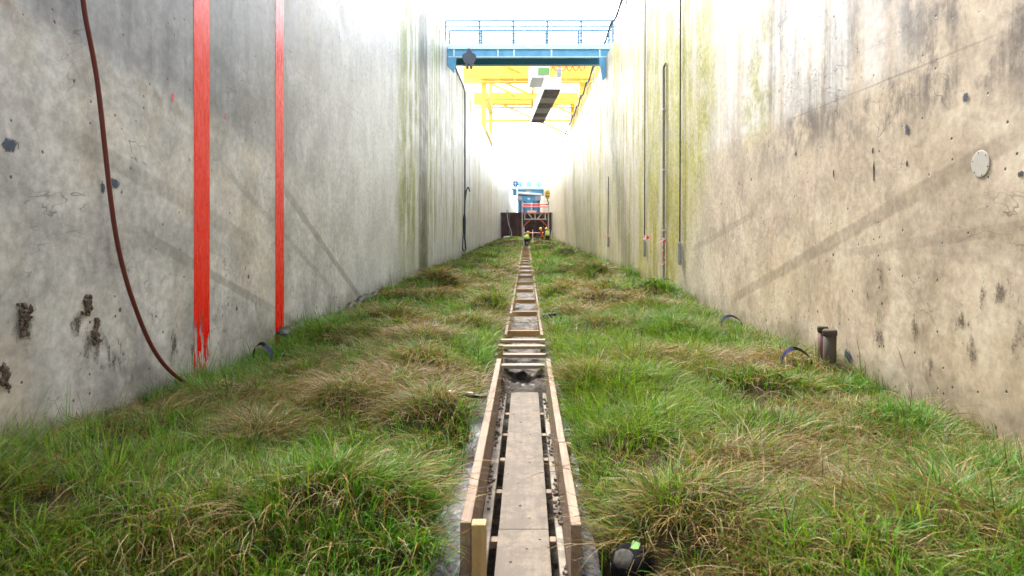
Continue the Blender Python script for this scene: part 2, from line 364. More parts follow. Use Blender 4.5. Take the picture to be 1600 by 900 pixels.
M['bridgerail'] = paint('bridge_rail_blue', (0.12, 0.24, 0.34), 0.5, 0.15)
M['blackcable'] = paint('dark_blue_cable', (0.02, 0.035, 0.06), 0.4)
M['violet'] = paint('violet_strap', (0.045, 0.035, 0.17), 0.4, 0.2)
M['gold'] = paint('strap_underside', (0.35, 0.27, 0.14), 0.6)
M['blue'] = paint('blue_steel', (0.08, 0.31, 0.52), 0.4, 0.2, (0.04, 0.14, 0.27))
M['bluel'] = paint('light_blue_steel', (0.44, 0.62, 0.73), 0.4, 0.15, (0.18, 0.33, 0.44))
M['blued'] = paint('dark_blue_steel', (0.02, 0.09, 0.22), 0.45, 0.15)
M['yellow'] = paint('yellow_crane_paint', (0.80, 0.53, 0.08), 0.4, 0.15, (0.66, 0.42, 0.06))
M['white'] = paint('white_paint', (0.78, 0.78, 0.77), 0.4, 0.1, (0.55, 0.55, 0.53))
M['panel_d'] = paint('dark_slate_panel', (0.045, 0.045, 0.065), 0.4, 0.2, (0.09, 0.08, 0.08))
M['panel_g'] = paint('grey_panel', (0.30, 0.31, 0.34), 0.4, 0.2)
M['green'] = paint('green_sticker', (0.13, 0.30, 0.07), 0.5, 0.3)
M['galv'] = paint('galvanised_steel', (0.48, 0.50, 0.52), 0.35, 0.2, (0.30, 0.31, 0.32), 0.4)
M['railblue'] = paint('rail_grey_blue', (0.20, 0.28, 0.34), 0.4, 0.2)
M['rust'] = paint('rusty_brown_steel', (0.050, 0.022, 0.022), 0.55, 0.5, (0.016, 0.012, 0.014), 0, 1.2)
M['redsteel'] = paint('red_scaffold', (0.62, 0.10, 0.05), 0.45, 0.15)
M['alu'] = paint('aluminium', (0.62, 0.62, 0.64), 0.35, 0.1, None, 0.3)
M['toolgrey'] = paint('dirty_dark_grey', (0.035, 0.034, 0.032), 0.75, 0.5, (0.10, 0.088, 0.07), 0, 30, spec=0.25)
M['disc'] = paint('pale_cover_plate', (0.50, 0.47, 0.41), 0.55, 0.3, (0.42, 0.38, 0.32), 0, 9)
M['hivis'] = paint('yellow_hivis', (0.62, 0.88, 0.04), 0.7, 0.05)
M['orange'] = paint('orange_hivis', (0.85, 0.17, 0.02), 0.7, 0.1)
M['reflect'] = paint('reflective_band', (0.70, 0.72, 0.72), 0.4, 0.05)
M['helmet'] = paint('yellow_helmet', (0.85, 0.42, 0.03), 0.35, 0.05)
M['sack'] = paint('white_sack', (0.62, 0.64, 0.68), 0.6, 0.3)
M['greyhose'] = paint('grey_hose', (0.30, 0.34, 0.40), 0.45)
def tape_mat():
    s = NT('red_white_tape'); p = s.pos(); x, y, z = s.sep(p)
    w = s.math('FRACT', s.mul(s.math('ADD', s.math('ADD', y, x), z), 5.0))
    return s.fin(s.mix(s.ss(w, 0.46, 0.5), (0.78, 0.06, 0.05), (0.80, 0.78, 0.76)), 0.4)
M['tape'] = tape_mat()
def body_mat():
    s = NT('work_clothes'); o = s.n('ShaderNodeAttribute', attribute_name='skin').outputs['Fac']
    return s.fin(s.mix(s.ss(o, 0.4, 0.6), (0.022, 0.026, 0.05), (0.48, 0.27, 0.19)), 0.8)
M['body'] = body_mat()

# ------------------------------------------------------------------ terrain fields (numpy)
rng = np.random.default_rng(11)
XL, XR = -2.95, 3.0
GX0, GY0, GD = -3.1, 0.4, 0.05
NX, NY = int(6.2 / GD) + 1, int(78 / GD) + 1
TAB = rng.random((256, 256))
def vnoise(x, y, sc, o=0.0):
    u = np.asarray(x) * sc + 40.3 + o; v = np.asarray(y) * sc + 17.7 + o * 1.7
    i = np.floor(u).astype(int); j = np.floor(v).astype(int); fu = u - i; fv = v - j
    fu = fu*fu*(3-2*fu); fv = fv*fv*(3-2*fv)
    g = lambda a, b: TAB[a % 256, b % 256]
    return (g(i, j)*(1-fu) + g(i+1, j)*fu)*(1-fv) + (g(i, j+1)*(1-fu) + g(i+1, j+1)*fu)*fv
gx = GX0 + np.arange(NX) * GD; gy = GY0 + np.arange(NY) * GD
XX, YY = np.meshgrid(gx, gy, indexing='ij')
H = -0.12 + 0.10 * vnoise(XX, YY, 0.5, 3) + 0.07 * vnoise(XX, YY, 1.6, 9) + 0.03 * vnoise(XX, YY, 4, 5)
H += 0.10 * np.exp(-((XX - XL) / 0.6) ** 2) * np.clip((5.2 - YY) / 1.2, 0, 1)
TR_L, TR_R, TR_END = -0.385, 0.315, 53.0
S = np.clip((0.55 * vnoise(XX, YY, 0.8, 50) + 0.45 * vnoise(XX, YY, 2.3, 60) - 0.44) * 3.2, 0, 0.85) * 0.8 + 0.06
S = np.where(YY > 9, S + 0.05 * (XX < 0), S)
# named tussocks seen in the photograph: x, y, radius, height, straw
HUM = [(-0.66, 4.95, 0.30, 0.24, 0.85), (-1.38, 5.15, 0.30, 0.18, 0.7), (-1.75, 4.5, 0.28, 0.10, 0.95), (-0.85, 3.35, 0.46, 0.19, 0.35),
       (-1.5, 3.1, 0.40, 0.12, 0.4), (-1.02, 6.6, 0.35, 0.20, 0.85), (-1.15, 7.6, 0.5, 0.20, 0.75), (-1.9, 9.3, 0.6, 0.22, 0.8),
       (-0.75, 9.2, 0.4, 0.16, 0.6), (-0.5, 11.0, 0.5, 0.26, 0.75), (-1.6, 12.5, 0.6, 0.2, 0.8), (-2.4, 3.2, 0.5, 0.12, 0.3),
       (0.75, 3.15, 0.33, 0.16, 0.45), (1.22, 3.95, 0.34, 0.09, 0.85), (1.95, 3.0, 0.4, 0.12, 0.75), (1.35, 2.75, 0.3, 0.12, 0.4), (1.6, 4.6, 0.35, 0.10, 0.1), (0.9, 4.7, 0.35, 0.10, 0.1),
       (0.55, 5.9, 0.3, 0.16, 0.75), (1.35, 6.7, 0.45, 0.12, 0.75), (0.95, 5.6, 0.4, 0.08, 0.25), (1.1, 9.3, 0.42, 0.14, 0.8),
       (2.0, 8.9, 0.45, 0.14, 0.5), (1.25, 12.3, 0.5, 0.22, 0.9), (2.1, 11.2, 0.5, 0.2, 0.75), (0.6, 13.5, 0.4, 0.16, 0.5),
       (2.5, 4.6, 0.4, 0.14, 0.15), (2.0, 5.8, 0.4, 0.10, 0.2), (0.62, 4.3, 0.3, 0.10, 0.2), (2.6, 3.6, 0.4, 0.05, 0.4)]
for _ in range(420):
    yy = 3 + 70 * rng.random() ** 1.4; xx = rng.uniform(-2.8, 2.85)
    if -0.7 < xx < 0.6 and yy < 53: continue
    if yy < 13 and any((xx-a)**2 + (yy-b)**2 < (c + 0.25)**2 for a, b, c, d, e in HUM): continue
    HUM.append((xx, yy, rng.uniform(0.2, 0.45) * (1 + yy / 60), rng.uniform(0.05, 0.17), rng.choice([0.1, 0.15, 0.25, 0.75, 0.85])))
for (hx, hy, hr, hh, hs) in HUM:
    a0, a1 = max(0, int((hx - 3*hr - GX0)/GD)), min(NX, int((hx + 3*hr - GX0)/GD) + 2)
    b0, b1 = max(0, int((hy - 3*hr - GY0)/GD)), min(NY, int((hy + 3*hr - GY0)/GD) + 2)
    if a1 <= a0 or b1 <= b0: continue
    d2 = ((XX[a0:a1, b0:b1] - hx)**2 + ((YY[a0:a1, b0:b1] - hy))**2) / hr**2
    H[a0:a1, b0:b1] += 1.12 * hh * np.exp(-d2 * 1.1)
    w = np.exp(-d2 * 1.3) * 0.9; S[a0:a1, b0:b1] = S[a0:a1, b0:b1] * (1 - w) + hs * w
wd_ = np.minimum(XX - XL, XR - XX); H = np.minimum(H, .06 + .5*np.clip(wd_, 0, .6) + .06*vnoise(XX, YY, .8, 66))
HG = H.copy()                                                     # with the trench cut in
edge_l = lambda y: TR_L + .055*np.clip((y - 8.2)/1.6, 0, 1)
edge_r = lambda y: TR_R - .045*np.clip((y - 8.2)/1.6, 0, 1)
wl_ = edge_l(YY) + 0.06 * (vnoise(XX, YY, 1.3, 81) - 0.5); wr_ = edge_r(YY) + 0.06 * (vnoise(XX, YY, 1.3, 91) - 0.5)
inn = np.clip((XX - wl_ + 0.08) / 0.12, 0, 1) * np.clip((wr_ + 0.08 - XX) / 0.12, 0, 1) * np.clip((TR_END - YY) / 0.3, 0, 1)
HG = HG * (1 - inn) + (-0.75) * inn
DHX, DHY = np.gradient(H, GD)
def samp(F, x, y):
    u = np.clip((x - GX0) / GD, 0, NX - 1.001); v = np.clip((y - GY0) / GD, 0, NY - 1.001)
    i = u.astype(int); j = v.astype(int); a = u - i; b = v - j
    return (F[i, j]*(1-a) + F[i+1, j]*a)*(1-b) + (F[i, j+1]*(1-a) + F[i+1, j+1]*a)*b
def gz(x, y): return float(samp(H, np.array([x]), np.array([y]))[0])

# ------------------------------------------------------------------ setting: ground, mud, quays, walls
def grid_mesh(name, xs, ys, zf, mat):
    X, Y = np.meshgrid(xs, ys, indexing='ij'); Z = zf(X, Y); nx, ny = len(xs), len(ys)
    co = np.stack([X, Y, Z], -1).reshape(-1, 3); ii, jj = np.meshgrid(np.arange(nx-1), np.arange(ny-1), indexing='ij')
    a = (ii*ny + jj).ravel(); f = np.stack([a, a+ny, a+ny+1, a+1], -1)
    me = bpy.data.meshes.new(name); me.from_pydata(co.tolist(), [], f.tolist())
    for p in me.polygons: p.use_smooth = True
    me.materials.append(mat); o = bpy.data.objects.new(name, me); COL.objects.link(o); return o
ysg = np.concatenate([[-30, -15, -5, 0.0], np.arange(0.5, 16, 0.08), np.arange(16, 77.5, 0.3), [90, 130, 180, 230]])
tag(grid_mesh('ground', np.arange(-3.08, 3.09, 0.07), ysg, lambda X, Y: samp(HG, X, Y), M['soil']), kind='structure')
ysm = np.concatenate([[-3.0, 0, 1.5], np.arange(2.2, 14, 0.05), np.arange(14, 53.2, 0.25)])
tag(grid_mesh('mud', np.arange(-0.50, 0.451, 0.03), ysm,
    lambda X, Y: -0.62 + 0.05*vnoise(X, Y, 7, 2) + 0.025*vnoise(X, Y, 22, 8) + 0.42*np.clip((Y-6.5)/.8, 0, 1), M['mud']), kind='structure')
o = mk('quay', ebox(-60, XL - 0.42, -30, 232, 7.4, 8.15), M['quay']); tag(o, kind='structure')
o = mk('quay', ebox(XR + 0.42, 60, -30, 232, 7.0, 7.70), M['quay']); tag(o, kind='structure')

def build_wall(x, sgn, top, joints_low, joints_up, lifts, mat, label):
    root = thing('concrete_wall', label, 'wall', (x, 100, 0))
    mk('joint_filler', ebox(x + sgn*0.03, x + sgn*0.45, -29.9, 231.9, -0.9, top - 0.03), M['core'], root)
    cuts = [-1.0] + lifts + [top]
    for li in range(len(cuts) - 1):
        js = joints_low if li == 0 else joints_up
        for a, b in zip(js[:-1], js[1:]):
            pr = 0.0
            xa, xb = sorted((x - sgn*pr, x + sgn*0.43))
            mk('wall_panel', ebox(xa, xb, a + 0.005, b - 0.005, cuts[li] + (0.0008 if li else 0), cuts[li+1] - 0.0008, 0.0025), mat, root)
    return root
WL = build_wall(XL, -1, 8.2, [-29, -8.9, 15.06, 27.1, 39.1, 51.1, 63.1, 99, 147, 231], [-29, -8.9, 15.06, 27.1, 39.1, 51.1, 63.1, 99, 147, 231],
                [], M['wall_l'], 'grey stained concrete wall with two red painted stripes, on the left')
WR = build_wall(XR, 1, 7.75, [-29, -2.1, 12.85, 20.3, 27.8, 42.6, 57.5, 72, 110, 160, 231], [-29, -9.5, -2.1, 5.45, 12.85, 20.3, 27.8, 35.2, 42.6, 50, 57.5, 72, 110, 160, 231],
                [], M['wall_r'], 'beige concrete wall with yellow green algae streaks, on the right')
# painted stripes on the left wall
def wall_sheet(name, parent, x, sgn, y0, y1, z0, z1, mat, off=0.006, label=None):
    xa, xb = sorted((x - sgn*off, x - sgn*(off + 0.0015)))
    return mk(name, ebox(xa, xb, y0, y1, z0, z1), mat, parent, label=label)
wall_sheet('red_stripe', WL, XL, -1, 6.06, 6.36, -0.05, 5.395, M['stripe'], 0.001, 'red painted stripe, worn through at its foot')
wall_sheet('red_stripe', WL, XL, -1, 8.03, 8.31, -0.05, 5.395, M['stripe'], 0.001, 'red painted stripe, whole down to the grass')
# marks, given as pixel of the photograph -> place on the wall plane
def on_wall(x, px, py):
    Y = x * 1066.7 / (px - 822); return Y, 1.4 - (py - 354) * Y / 1066.7
def mark(side, px, py, w, h, mat, name='stain', tilt=0.0):
    x = XL if side == 'l' else XR; sgn = -1 if side == 'l' else 1; root = WL if side == 'l' else WR
    Y, Z = on_wall(x, px, py); mark.k += 1; off = 0.0035 + 0.0004 * (mark.k % 9)
    bm = B(); xa = x - sgn * off
    bmesh.ops.create_grid(bm, x_segments=1, y_segments=1, size=0.5)
    m = Matrix.Translation((xa, Y, Z)) @ Matrix.Rotation(tilt, 4, 'X') @ Matrix.Diagonal((1, w, h, 1)) @ Matrix.Rotation(R(90), 4, 'Y')
    bmesh.ops.transform(bm, matrix=m, verts=bm.verts)
    return mk(name, bm, M[mat], root)
mark.k = 0
for px, py, w, h, mt, nm, tl in [
    (16, 226, .20, .13, 'smear_blue', 'paint_scrape', .2), (178, 286, .26, .06, 'smear_blue', 'paint_scrape', -.3), (160, 292, .08, .16, 'smear_blue', 'paint_scrape', 0),
    (269, 152, .11, .17, 'smear_pink', 'paint_spot', 0), (351, 182, .12, .15, 'smear_pink', 'paint_spot', 0),
    (38, 505, .30, .42, 'smear_mud', 'mud_smear', .2), (140, 540, .36, .55, 'smear_mud', 'mud_smear', .4), (178, 560, .30, .40, 'smear_mud', 'mud_smear', .3),
    (272, 540, .16, .62, 'smear_mud', 'mud_smear', .1), (336, 500, .16, .40, 'smear_mud', 'mud_smear', 0), (236, 488, .16, .20, 'smear_mud', 'mud_smear', 0),
    (300, 545, .10, .5, 'smear_mud', 'mud_smear', .1), (400, 470, .10, .5, 'smear_mud', 'mud_smear', .3), (120, 505, .14, .30, 'smear_mud', 'mud_smear', .5)]:
    mark('l', px, py, w, h, mt, nm, tl)
for px, py, w, h, mt, nm, tl in [
    (1511, 151, .10, .12, 'smear_blue', 'paint_scrape', 0), (1418, 203, .10, .17, 'smear_blue', 'paint_scrape', .3), (1365, 236, .07, .13, 'smear_black', 'scrape', 0),
    (1366, 268, .04, .36, 'smear_black', 'scrape', .05), (1418, 256, .05, .10, 'smear_black', 'scrape', 0), (1244, 240, .11, .13, 'smear_blue', 'paint_scrape', 0),
    (1595, 272, .10, .06, 'smear_black', 'scrape', .3), (1160, 308, .14, .36, 'smear_white', 'lime_spot', 0), (1303, 271, .06, .16, 'smear_black', 'scrape', 0),
    (1355, 465, .2, .25, 'smear_mud', 'mud_smear', 0), (1375, 525, .3, .65, 'smear_mud', 'mud_smear', .1), (1432, 512, .20, .42, 'smear_mud', 'mud_smear', 0),
    (1500, 500, .2, .55, 'smear_mud', 'mud_smear', -.1), (1565, 450, .34, .36, 'smear_mud', 'mud_smear', .2), (1592, 530, .25, .4, 'smear_mud', 'mud_smear', 0),
    (1325, 562, .28, .36, 'smear_blue', 'dark_patch', 0), (1455, 575, .12, .36, 'smear_mud', 'mud_smear', 0), (1378, 430, .12, .3, 'smear_mud', 'mud_smear', 0),  # first entry: bluish dark patch beside the pipe stubs, sharing the scrape material
    (1480, 100, .2, .35, 'smear_white', 'lime_spot', 0), (1535, 470, .10, .5, 'smear_mud', 'mud_smear', 0), (1520, 545, .14, .6, 'smear_mud', 'mud_smear', .1), (1400, 480, .08, .3, 'smear_mud', 'mud_smear', 0)]:
    mark('r', px, py, w, h, mt, nm, tl)

# lumps of clay stuck to the left wall
def clod(bm, c, rx, ry, rz, sub=2, amp=0.35):
    r = bmesh.ops.create_icosphere(bm, subdivisions=sub, radius=1.0)
    for v in r['verts']:
        n = 1 + amp * (random.random() - 0.5) * 2
        v.co = Vector((v.co.x*rx*n, v.co.y*ry*n, v.co.z*rz*n)) + Vector(c)
clab = ['clay lump thrown on the grey wall at the left picture edge', 'upper clay lump on the grey wall beside the red brown hose',
        'lower clay lump on the grey wall beside the red brown hose', 'small clay lump on the grey wall low in the corner']
for (px, py, w, h), lb in zip([(36, 498, .06, .10), (136, 475, .06, .075), (148, 517, .06, .085), (6, 590, .05, .08)], clab):
    bm = B(); Y, Z = on_wall(XL, px, py)
    for k in range(34): q = random.uniform(.16, .30); clod(bm, (XL + 0.009, Y + max(-.9*w, min(.9*w, random.gauss(0, w*.34))), Z + max(-.9*h, min(.9*h, random.gauss(0, h*.4)))), .013, w*q, w*q*random.uniform(.8, 1.5), 1, .45)
    tag(mk('clay_clod', bm, M['clod']), lb, 'clay', 'clay lumps stuck on the grey wall')
# cover plate on the right wall
Y, Z = on_wall(XR, 1533, 256)
root = thing('cover_plate', 'pale round cover plate with screws on the beige wall', 'cover plate', (XR - 0.012, Y, Z))
rx = Matrix.Rotation(R(-90), 3, 'Y')
mk('plate', lathe(B(), [(.088, 0), (.090, .003), (.089, .005), (.082, .006)], 36, (XR - .001, Y, Z), rx), M['disc'], root)
for k in range(6):
    a = k * math.pi / 3 + .3
    mk('screw', lathe(B(), [(.004, 0), (.004, .002)], 8, (XR - .0072, Y + .076*math.cos(a), Z + .076*math.sin(a)), rx), M['black'], root)

# ------------------------------------------------------------------ far end: bulkhead, blue gate, scaffold
root = thing('steel_bulkhead', 'dark brown rusty steel bulkhead closing the chamber', 'bulkhead', (0, 77, 0))
for k in range(6):
    x0 = -2.86 + k * 0.965
    mk('plate', ebox(x0 + .006, x0 + .959, 77.0, 77.06, -.3, 2.86, .01), M['rust'], root)
for z in (0.5, 1.15, 1.8, 2.4): mk('rib', ebox(-2.86, 2.93, 76.88, 77.0, z, z + .09), M['rust'], root)
mk('top_beam', ebox(-2.9, 2.96, 76.8, 77.2, 2.862, 2.98), M['rust'], root)
for x0 in (-2.93, 2.84): mk('end_post', ebox(x0, x0 + .12, 76.7, 76.87, -.3, 2.85), M['panel_g'], root)

gx_ = lambda px: (px - 822) * 118 / 1066.7
gz_ = lambda py: 1.4 + (354 - py) * 118 / 1066.7
root = thing('blue_gate', 'blue steel lock gate with cabinets on its top deck, beyond the bulkhead', 'lock gate', (0.4, 118, 0))
mk('body', ebox(gx_(809), gx_(844), 117.6, 119.5, -.5, gz_(306), .03), M['blue'], root)
for px in (813, 820, 834, 841): mk('rib', ebox(gx_(px)-.09, gx_(px)+.09, 117.4, 117.6, 0, gz_(314)), M['blued'], root)
mk('cross_beam', ebox(gx_(801), gx_(850), 117.5, 119.6, gz_(305.5), gz_(297), .03), M['blue'], root)
mk('deck', ebox(gx_(798.5), gx_(852), 117.0, 120.2, gz_(296.5), gz_(292.5), .03), M['bluel'], root)
for a, b in ((810, 817), (822, 831), (837, 846)):
    c_ = mk('cabinet', ebox(gx_(a), gx_(b), 118.2, 119.2, gz_(292.4), gz_(283), .04), M['bluel'], root)
    for q in range(3):
        xx = gx_(a) + (gx_(b)-gx_(a)) * (q+.5)/3
        mk('grille', ebox(xx-.08, xx+.08, 118.15, 118.2, gz_(291), gz_(284.5)), M['blue'], c_)
for px in np.linspace(799, 851.5, 9): mk('rail_post', etube([(gx_(px), 117.1, gz_(292.4)), (gx_(px), 117.1, gz_(283))], .035, 6), M['bluel'], root)
for py in (283, 287.5): mk('rail', etube([(gx_(799), 117.1, gz_(py)), (gx_(851.5), 117.1, gz_(py))], .035, 6), M['bluel'], root)
mk('white_pipe', etube([(gx_(807), 117.2, gz_(301.5)), (gx_(846), 117.2, gz_(304.5)), (gx_(848.5), 117.2, gz_(304.7))], [.24, .20, .1], 10), M['white'], root, True)
for a, b in ((808, 815.6), (836, 845)): mk('switch_box', ebox(gx_(a), gx_(b), 117.1, 117.58, gz_(314), gz_(306.5), .04), M['panel_g'], root)
mk('white_column', ebox(gx_(807), gx_(809.5), 116.8, 117.2, gz_(313), gz_(292.6)), M['white'], root)
mk('sign', ebox(gx_(822), gx_(830), 117.42, 117.48, gz_(300), gz_(297.6)), M['disc'], root)
mk('sign', ebox(gx_(824.5), gx_(828), 117.52, 117.58, gz_(312), gz_(309.5)), M['white'], root)
mk('cable_reel', lathe(B(), [(.55, 0), (.55, .08), (.25, .1), (.25, .4), (.55, .42), (.55, .5)], 18, (gx_(805.5), 117.6, gz_(287.5)), Matrix.Rotation(R(90), 3, 'X')), M['blued'], root)

sx_ = lambda px: (px - 822) * 72 / 1066.7
sz_ = lambda py: 1.4 + (354 - py) * 72 / 1066.7
root = thing('scaffold_tower', 'mobile scaffold tower with red rails in front of the brown bulkhead', 'scaffold', (.95, 72, 0))
xa, xb = sx_(816), sx_(857)
for x0 in (xa, xb):
    for y0 in (71.5, 73.0): mk('upright', etube([(x0, y0, 0), (x0, y0, sz_(315))], .045, 8), M['alu'], root)
    for z in (.72, 1.6, 2.2): mk('rung', etube([(x0, 71.5, z), (x0, 73.0, z)], .025, 6), M['alu'], root)
for y0 in (71.45, 73.05):
    for py in (319, 323, 364): mk('rail', etube([(xa, y0, sz_(py)), (xb, y0, sz_(py))], .04, 6), M['redsteel'], root)
    mk('truss_chord', etube([(xa + .2, y0, sz_(342.5)), (xb - .2, y0, sz_(342.5))], .05, 6), M['alu'], root)
    for p, q in (((820, 333), (820, 342)), ((826, 334), (832, 342)), ((836, 333), (836, 342)), ((846, 334), (840, 342)), ((852, 333), (852, 342))):
        mk('truss_strut', etube([(sx_(p[0]), y0, sz_(p[1])), (sx_(q[0]), y0, sz_(q[1]))], .04, 6), M['alu'], root)
    mk('diagonal_brace', etube([(sx_(829), y0, sz_(343)), (xa, y0, sz_(355))], .035, 6), M['redsteel'], root)
    mk('diagonal_brace', etube([(sx_(844), y0, sz_(343)), (xb, y0, sz_(355))], .035, 6), M['redsteel'], root)
mk('platform', ebox(xa - .05, xb + .05, 71.4, 73.1, sz_(334), sz_(332.4)), M['redsteel'], root)
g = mk('gate_post', ebox(sx_(829.5), sx_(831.5), 71.7, 71.8, sz_(332.3), sz_(317)), M['alu'], root)
mk('toe_board', ebox(sx_(824), sx_(838), 71.72, 71.76, sz_(332.3), sz_(329)), M['alu'], root)

# hose, sack and leaning boards by the bulkhead
tag(mk('hose', etube(smooth_path([(-2.15, 76.6, 3.3), (-2.1, 76.6, 2.6), (-1.95, 76.55, 1.6), (-1.7, 76.5, .95), (-1.62, 76.4, .55), (-1.85, 76.2, .22), (-2.3, 76, .15)]), .045, 8), M['greyhose'], smooth=True),
    'thin grey hose hanging down the brown bulkhead', 'hose')
bm = B()
for k in range(5): clod(bm, (-2.3 + .22*k*random.uniform(.7, 1), 75.2 + random.uniform(-.1, .1), .2), .22, .2, .15, 2, .2)
tag(mk('sack', bm, M['sack'], smooth=True), 'crumpled white sacks lying at the foot of the brown bulkhead', 'sack')
for k, (x0, lb) in enumerate(((2.42, 'left pale board leaning at the right end of the bulkhead'), (2.72, 'right pale board leaning at the right end of the bulkhead'))):
    tag(mk('leaning_board', ebar((x0 - .12, 74.6, -.05), (x0 + .15, 75.0, 1.05), .12, .04), M['disc']), lb, 'board', 'boards leaning by the bulkhead')

# ------------------------------------------------------------------ yellow gantry crane on the quays
root = thing('gantry_crane', 'yellow gantry crane standing on both wall tops', 'crane', (0, 54, 8))
for Yg in (49.0, 59.0):
    mk('leg', ebox(-3.22, -2.86, Yg - .2, Yg + .2, 8.2, 12.0, .02), M['yellow'], root)
    mk('leg', prism(B(), [(3.75, 7.7), (4.3, 7.7), (4.75, 12.0), (3.85, 12.0)], 'y', Yg - .22, Yg + .22), M['yellow'], root)
    mk('girder', ebox(-4.5, 5.3, Yg - .35, Yg + .35, 12.0, 12.95, .02), M['yellow'], root)
    mk('girder_flange', ebox(-4.5, 5.3, Yg - .45, Yg + .45, 11.93, 11.998), M['yellow'], root)
    mk('tie_beam', ebox(-3.7, 4.2, Yg - .1, Yg + .1, 10.5, 10.68), M['yellow'], root)
    mk('diagonal_brace', ebar((-2.95, Yg - .5, 13.6), (-.1, Yg - .5, 12.3), .16, .2), M['yellow'], root)
    mk('diagonal_brace', ebar((-1.9, Yg, 11.9), (3.7, Yg, 9.3), .12, .16), M['yellow'], root)
    mk('head_post', ebox(-3.2, -2.88, Yg - .18, Yg + .18, 12.952, 13.7), M['yellow'], root)
    mk('walkway', ebox(-4.4, 5.2, Yg - 1.05, Yg - .36, 11.55, 11.62), M['yellow'], root)
    for k in range(9): mk('rail_post', ebox(-4.35 + k*1.18, -4.30 + k*1.18, Yg - 1.04, Yg - .99, 11.62, 12.62), M['yellow'], root)
    for z in (12.1, 12.6): mk('rail', ebox(-4.4, 5.2, Yg - 1.03, Yg - .995, z, z + .05), M['yellow'], root)
for x0 in (-3.05, 4.3):
    mk('end_beam', ebox(x0 - .2, x0 + .2, 49.22, 58.78, 11.2, 11.9), M['yellow'], root)
    mk('sill_beam', ebox(x0 - .18, x0 + .18, 49.22, 58.78, 8.5, 8.9) if x0 < 0 else ebox(3.86, 4.2, 49.24, 58.76, 8.0, 8.4), M['yellow'], root)
mk('festoon_rail', ebox(1.4, 4.2, 47.7, 47.8, 12.75, 12.82), M['panel_d'], root)
for k in range(6):
    x0 = 1.45 + k*.45
    mk('festoon_loop', etube(smooth_path([(x0, 47.75, 12.74), (x0+.08, 47.75, 12.45), (x0+.225, 47.75, 12.33), (x0+.37, 47.75, 12.45), (x0+.45, 47.75, 12.74)], 4), .035, 6), M['redsteel'], root)
mk('motor', ebox(1.95, 2.35, 47.2, 47.9, 10.95, 11.9, .05), M['panel_g'], root)

# white hoist box with striped underside, slung below the crane
def uq(v, u):   # box axes: v along (near 0 -> far 1), u across (0..1)
    n0, n1 = Vector((.95, 36, 0)), Vector((1.86, 36.1, 0)); f0, f1 = Vector((.31, 47.6, 0)), Vector((1.24, 47.7, 0))
    return (n0*(1-u) + n1*u)*(1-v) + (f0*(1-u) + f1*u)*v
def ubox(v0, v1, u0, u1, z0, z1):
    bm = B(); P = [uq(v0, u0), uq(v0, u1), uq(v1, u1), uq(v1, u0)]
    A = [bm.verts.new((p.x, p.y, z0)) for p in P]; C = [bm.verts.new((p.x, p.y, z1)) for p in P]
    bm.faces.new(A[::-1]); bm.faces.new(C)
    for i in range(4): bm.faces.new((A[i], A[(i+1) % 4], C[(i+1) % 4], C[i]))
    return bm
root = thing('hoist_trolley', 'white box trolley with dark striped underside below the yellow crane', 'trolley', (1.1, 42, 8.65))
mk('body', ubox(0, 1, 0, 1, 8.65, 9.3), M['white'], root)
for v0, v1, mt in ((.01, .20, 'panel_d'), (.205, .33, 'panel_g'), (.335, .48, 'panel_d'), (.485, .64, 'panel_g'), (.645, .76, 'panel_d'), (.765, .86, 'panel_g'), (.865, .99, 'panel_d')):
    mk('underside_panel', ubox(v0, v1, .03, .97, 8.61, 8.648), M[mt], root)
mk('hoist_housing', ubox(.02, .25, -.7, .35, 9.302, 10.3), M['white'], root)
mk('green_label', ubox(-.012, -.002, -.35, .3, 9.4, 9.75), M['green'], root)
mk('lamp', lathe(B(), [(.10, 0), (.14, .15), (.14, .35), (.08, .45)], 12, (1.75, 35.9, 9.302)), M['panel_g'], root)
for u in (.15, .85):
    p = uq(.86, u); mk('hanger', etube([(p.x, p.y, 9.28), (p.x, p.y, 11.3)], .05, 6), M['yellow'], root)
    q = uq(.12, u); mk('stay_rod', etube([(q.x, q.y, 9.28), (p.x, p.y, 11.2)], .025, 6), M['yellow'], root)
    mk('trolley_beam', ebox(p.x - .12, p.x + .12, 45.2, 59.0, 11.3, 11.52), M['yellow'], root)

# yellow hook hanging far back
hx, hy = 1.82, 58.0
root = thing('crane_hook', 'yellow crane hook block hanging beside the scaffold', 'crane hook', (hx, hy, 3.2))
mk('block', lathe(B(), [(.06, 3.75), (.17, 3.85), (.2, 4.1), (.2, 4.35), (.15, 4.52), (.05, 4.55)], 14, (hx, hy, 0)), M['yellow'], root, True)
for z in (3.95, 4.2): mk('band', lathe(B(), [(.204, z), (.206, z + .03), (.204, z + .06)], 14, (hx, hy, 0)), M['panel_d'], root)
mk('hook', etube(smooth_path([(hx, hy, 3.75), (hx, hy, 3.55), (hx+.09, hy, 3.45), (hx+.08, hy, 3.3), (hx-.02, hy, 3.24), (hx-.1, hy, 3.33)], 4), .035, 8), M['panel_d'], root)
for d in (-.06, .06): mk('wire_rope', etube([(hx + d, hy, 4.5), (hx + d, hy, 12.0)], .012, 6), M['galv'], root)

